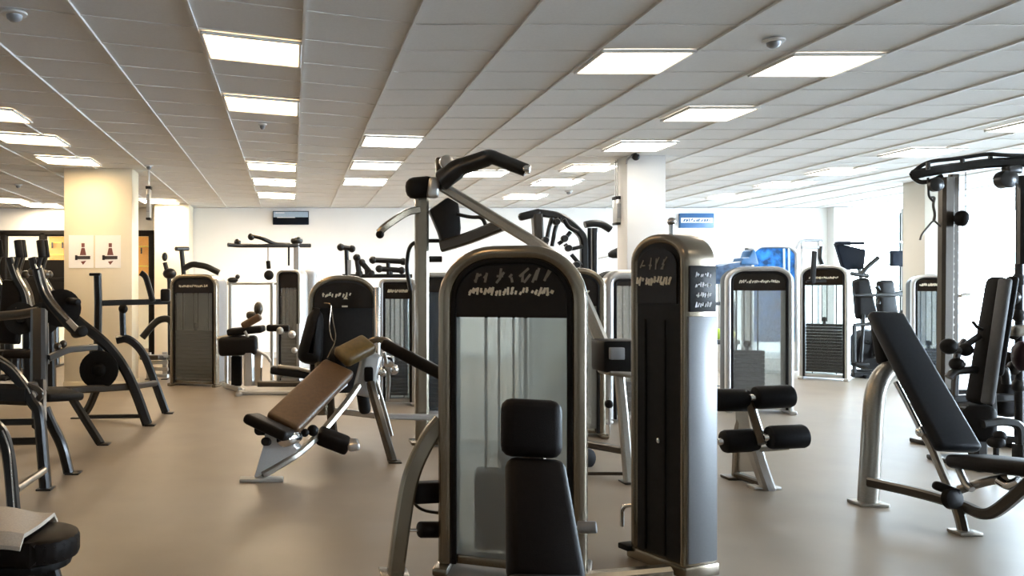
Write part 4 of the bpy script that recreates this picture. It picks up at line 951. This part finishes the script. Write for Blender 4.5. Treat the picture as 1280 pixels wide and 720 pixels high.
tubep(t, 'front_leg_highlight', 'chrome', [(3, 538, 4.9), (12, 560, 4.88), (18, 640, 4.8)], 1, .08, 8)  # rim highlight of the front leg, built as a chrome strip
tubep(t, 'tie_bar', 'steel', [(20, 612, 4.95), (55, 588, 5.45)], 5, 0)
beamp(t, 'knee_bracket', 'bronze', [(34, 482, 5.6), (48, 486, 5.6), (53, 494, 5.6), (46, 500, 5.6)], 5, 7, .05)
B().slab(V(46, 494, 6.6), V(92, 492, 7.0), (0, 1, 0), .25, .07, .03).done('far_seat', 'blackm', t)
beamp(t, 'column', 'black', [(49, 388, 6.3), (49, 440, 6.2), (49, 488, 6.1)], 20, 18)
tubep(t, 'guide_rod', 'chrome', [(60, 404, 6.25), (61, 455, 6.2)], 1, 0, 8)
B().beam([V(49, 480, 6.1), V(49, 530, 5.75)], .10, .10).done('column_foot', 'black', t)
beamp(t, 'side_arm', 'black', [(60, 448, 6.2), (85, 437, 6.5), (120, 434, 6.9)], 6, 8)
B().ball(V(79, 430, 6.45), .03).ball(V(72, 433, 6.4), .03).done('arm_bolt', 'bronze', t)

# dark mass of lever machines behind, by the opening
Y0 = 10.6
for k, (dx, lab) in enumerate(((0, 'black lever machine with highlight strips on its arms at the far left before the dark opening'), (-24, 'second black lever machine, farther back, seen between the arms of the nearer one'), (6, 'third black lever machine, farthest from the viewer, close before the dark opening'))):
    Y = Y0 + 1.95 * k
    t = thing('lever_machine', lab, 'weight machine', FL(40 + dx, Y), 0, 'lever machines before the dark opening')
    for q in (0, 28):
        beamp(t, 'lever_arm', 'black', [(12 + q + dx, 322, Y), (18 + q + dx, 345, Y), (30 + q + dx, 365, Y), (34 + q + dx, 392, Y)], 9, 9, .15)
        tubep(t, 'arm_highlight', 'chrome', [(16 + q + dx, 330, Y - .12), (22 + q + dx, 348, Y - .12), (32 + q + dx, 365, Y - .12), (36 + q + dx, 386, Y - .12)], 1.1, .1, 8)  # chrome strip added as the light edge of each lever
        B().roll(V(22 + q + dx, 300, Y), V(25 + q + dx, 322, Y), .05).done('grip', 'blackm', t)
        tubep(t, 'grip_stem', 'black', [(24 + q + dx, 318, Y), (18 + q + dx, 338, Y)], 3, 0)
        B().lathe(V(26 + q + dx, 398, Y - .2), (.3, -1, 0), [(0, .06), (.01, .2), (.07, .2), (.08, .06), (.12, .05)], 24).done('weight_disc', 'plate', t)
        B().beam([V(34 + q + dx, 385, Y + .1), FL(36 + q + dx, Y + .1, .02)], .11, .12).done('column', 'black', t)
        B().box(FL(36 + q + dx, Y + .1, .02), (.14, .8, .04), bevel=.01).done('foot', 'black', t)
    B().slab(V(10 + dx, 430, Y), V(16 + dx, 350, Y + .05), (1, 0, 0), .26, .1, .04).done('back_pad', 'pad', t)
    B().slab(V(8 + dx, 442, Y - .3), V(50 + dx, 442, Y - .3), (0, 1, 0), .4, .1, .04).done('seat_pad', 'pad', t)
    B().beam([V(20 + dx, 446, Y - .3), FL(20 + dx, Y - .3, .02)], .1, .1).done('seat_post', 'black', t)
    B().beam([FL(20 + dx, Y - .3, .05), FL(66 + dx, Y + .1, .05)], .1, .08).done('base_beam', 'black', t)
    B().ball(V(40 + dx, 340, Y), .05).ball(V(56 + dx, 343, Y), .06).ball(V(20 + dx, 385, Y - .25), .04).done('joint', 'bronze', t)

# foreground bench end and towel at lower left
Y = 2.95
t = thing('flat_bench', 'rounded end of a dark bench at the lower left corner', 'bench', FL(40, Y))
bp_ = B()
prof = []
x0, x1 = V(-150, 0, Y).x, V(99, 0, Y).x; zt = V(0, 664, Y).z; wd_ = .29
pts = [Vector((x0, Y - wd_ / 2, 0)), Vector((x1 - wd_ * .45, Y - wd_ / 2, 0))]
for k in range(13):
    u = -PI / 2 + PI * k / 12; pts.append(Vector((x1 - wd_ * .45 + math.cos(u) * wd_ * .45, Y + math.sin(u) * wd_ / 2, 0)))
pts.append(Vector((x0, Y + wd_ / 2, 0)))
bp_.prism([p + Vector((0, 0, zt - .085)) for p in pts], (0, 0, .085), .022).done('bench_pad', 'pad', t)
B().prism([p * 1 + Vector((-.03, 0, zt - .11)) for p in pts], (0, 0, .026), .004).done('pad_board', 'blackm', t)
beamp(t, 'front_leg', 'black', [(58, 692, Y), (66, 715, Y), (84, 790, Y)], 14, 18, .06)
B().beam([Vector((x1 - .20, Y - .16, .02)), Vector((x1 - .20, Y + .16, .02))], .08, .04).done('foot', 'black', t)
B().beam([Vector((x0, Y, zt - .15)), V(60, 706, Y)], .06, .07).done('spine', 'black', t)
B().beam([Vector((x0 + .1, Y, zt - .15)), Vector((x0 + .1, Y, .02))], .08, .07).box((x0 + .1, Y, .02), (.1, .4, .04)).done('rear_leg', 'black', t)
# towel: a folded cloth draped on the pad
tw = B()
nx, ny = 24, 10; grid = []
tx0, tx1 = V(-60, 0, Y).x, V(50, 0, Y).x
for i in range(nx + 1):
    row = []
    for j in range(ny + 1):
        u, v = i / nx, j / ny
        x = tx0 + (tx1 - tx0) * u + .03 * (v - .5); y = Y - .17 + .34 * v
        over = max(0, abs(v - .5) * .34 - .14)
        z = zt + .030 + .035 * (1 - u) ** 1.2 + .004 * math.sin(9 * u + 4 * v) - over * 1.2
        row.append((x, y, z))
    grid.append(row)
va = [[tw.bm.verts.new(p) for p in r] for r in grid]; vb = [[tw.bm.verts.new((p[0], p[1], p[2] - .014)) for p in r] for r in grid]
for i in range(nx):
    for j in range(ny):
        tw.bm.faces.new((va[i][j], va[i + 1][j], va[i + 1][j + 1], va[i][j + 1])); tw.bm.faces.new((vb[i][j], vb[i][j + 1], vb[i + 1][j + 1], vb[i + 1][j]))
for i in range(nx):
    for j in (0, ny): tw.bm.faces.new((va[i][j], va[i + 1][j], vb[i + 1][j], vb[i][j]))
for j in range(ny):
    for i in (0, nx): tw.bm.faces.new((va[i][j], va[i][j + 1], vb[i][j + 1], vb[i][j]))
tag(tw.done('towel', 'towel'), 'beige folded towel lying on the bench end at lower left', 'towel')

# ------------------------------------------------------------------ light, camera, view
w = bpy.data.worlds.new('sky'); sc.world = w; w.use_nodes = True
nt = w.node_tree; bg = nt.nodes['Background']
tc = nt.nodes.new('ShaderNodeTexCoord'); sep = nt.nodes.new('ShaderNodeSeparateXYZ'); rp = nt.nodes.new('ShaderNodeValToRGB')
rp.color_ramp.elements[0].color = (.72, .85, 1, 1); rp.color_ramp.elements[1].color = (.56, .76, 1, 1)
nt.links.new(tc.outputs['Generated'], sep.inputs[0]); nt.links.new(sep.outputs['Z'], rp.inputs['Fac']); nt.links.new(rp.outputs[0], bg.inputs['Color'])
bg.inputs['Strength'].default_value = 50.0
# daylight portals in the window openings
def portal(loc, rot, sx, sy):
    l = bpy.data.lights.new('window_portal', 'AREA'); l.shape = 'RECTANGLE'; l.size = sx; l.size_y = sy; l.cycles.is_portal = True
    o = bpy.data.objects.new('window_portal', l); o.location = loc; o.rotation_euler = rot; col.objects.link(o)
portal((XR + .18, 9.9, 1.45), (0, D(90), 0), 2.8, 13.0)
portal((12, BACK + .18, 1.45), (D(-90), 0, 0), 2.6, 2.9)

cam = bpy.data.cameras.new('camera'); co = bpy.data.objects.new('camera', cam); col.objects.link(co)
co.location = (0, 0, HC); co.rotation_euler = (PI / 2, 0, 0)
cam.sensor_width = 36; cam.lens = F / 1280 * 36; cam.shift_x = (640 - CX) / 1280; cam.shift_y = (CY - 360) / 1280
cam.clip_start = .05
sc.camera = co
sc.view_settings.view_transform = 'Standard'; sc.view_settings.look = 'None'; sc.view_settings.gamma = 1; sc.view_settings.use_curve_mapping = False
sc.view_settings.exposure = 0.32
sc.cycles.use_denoising = True
sc.cycles.max_bounces = 8; sc.cycles.transparent_max_bounces = 16
sc.cycles.sample_clamp_indirect = 6
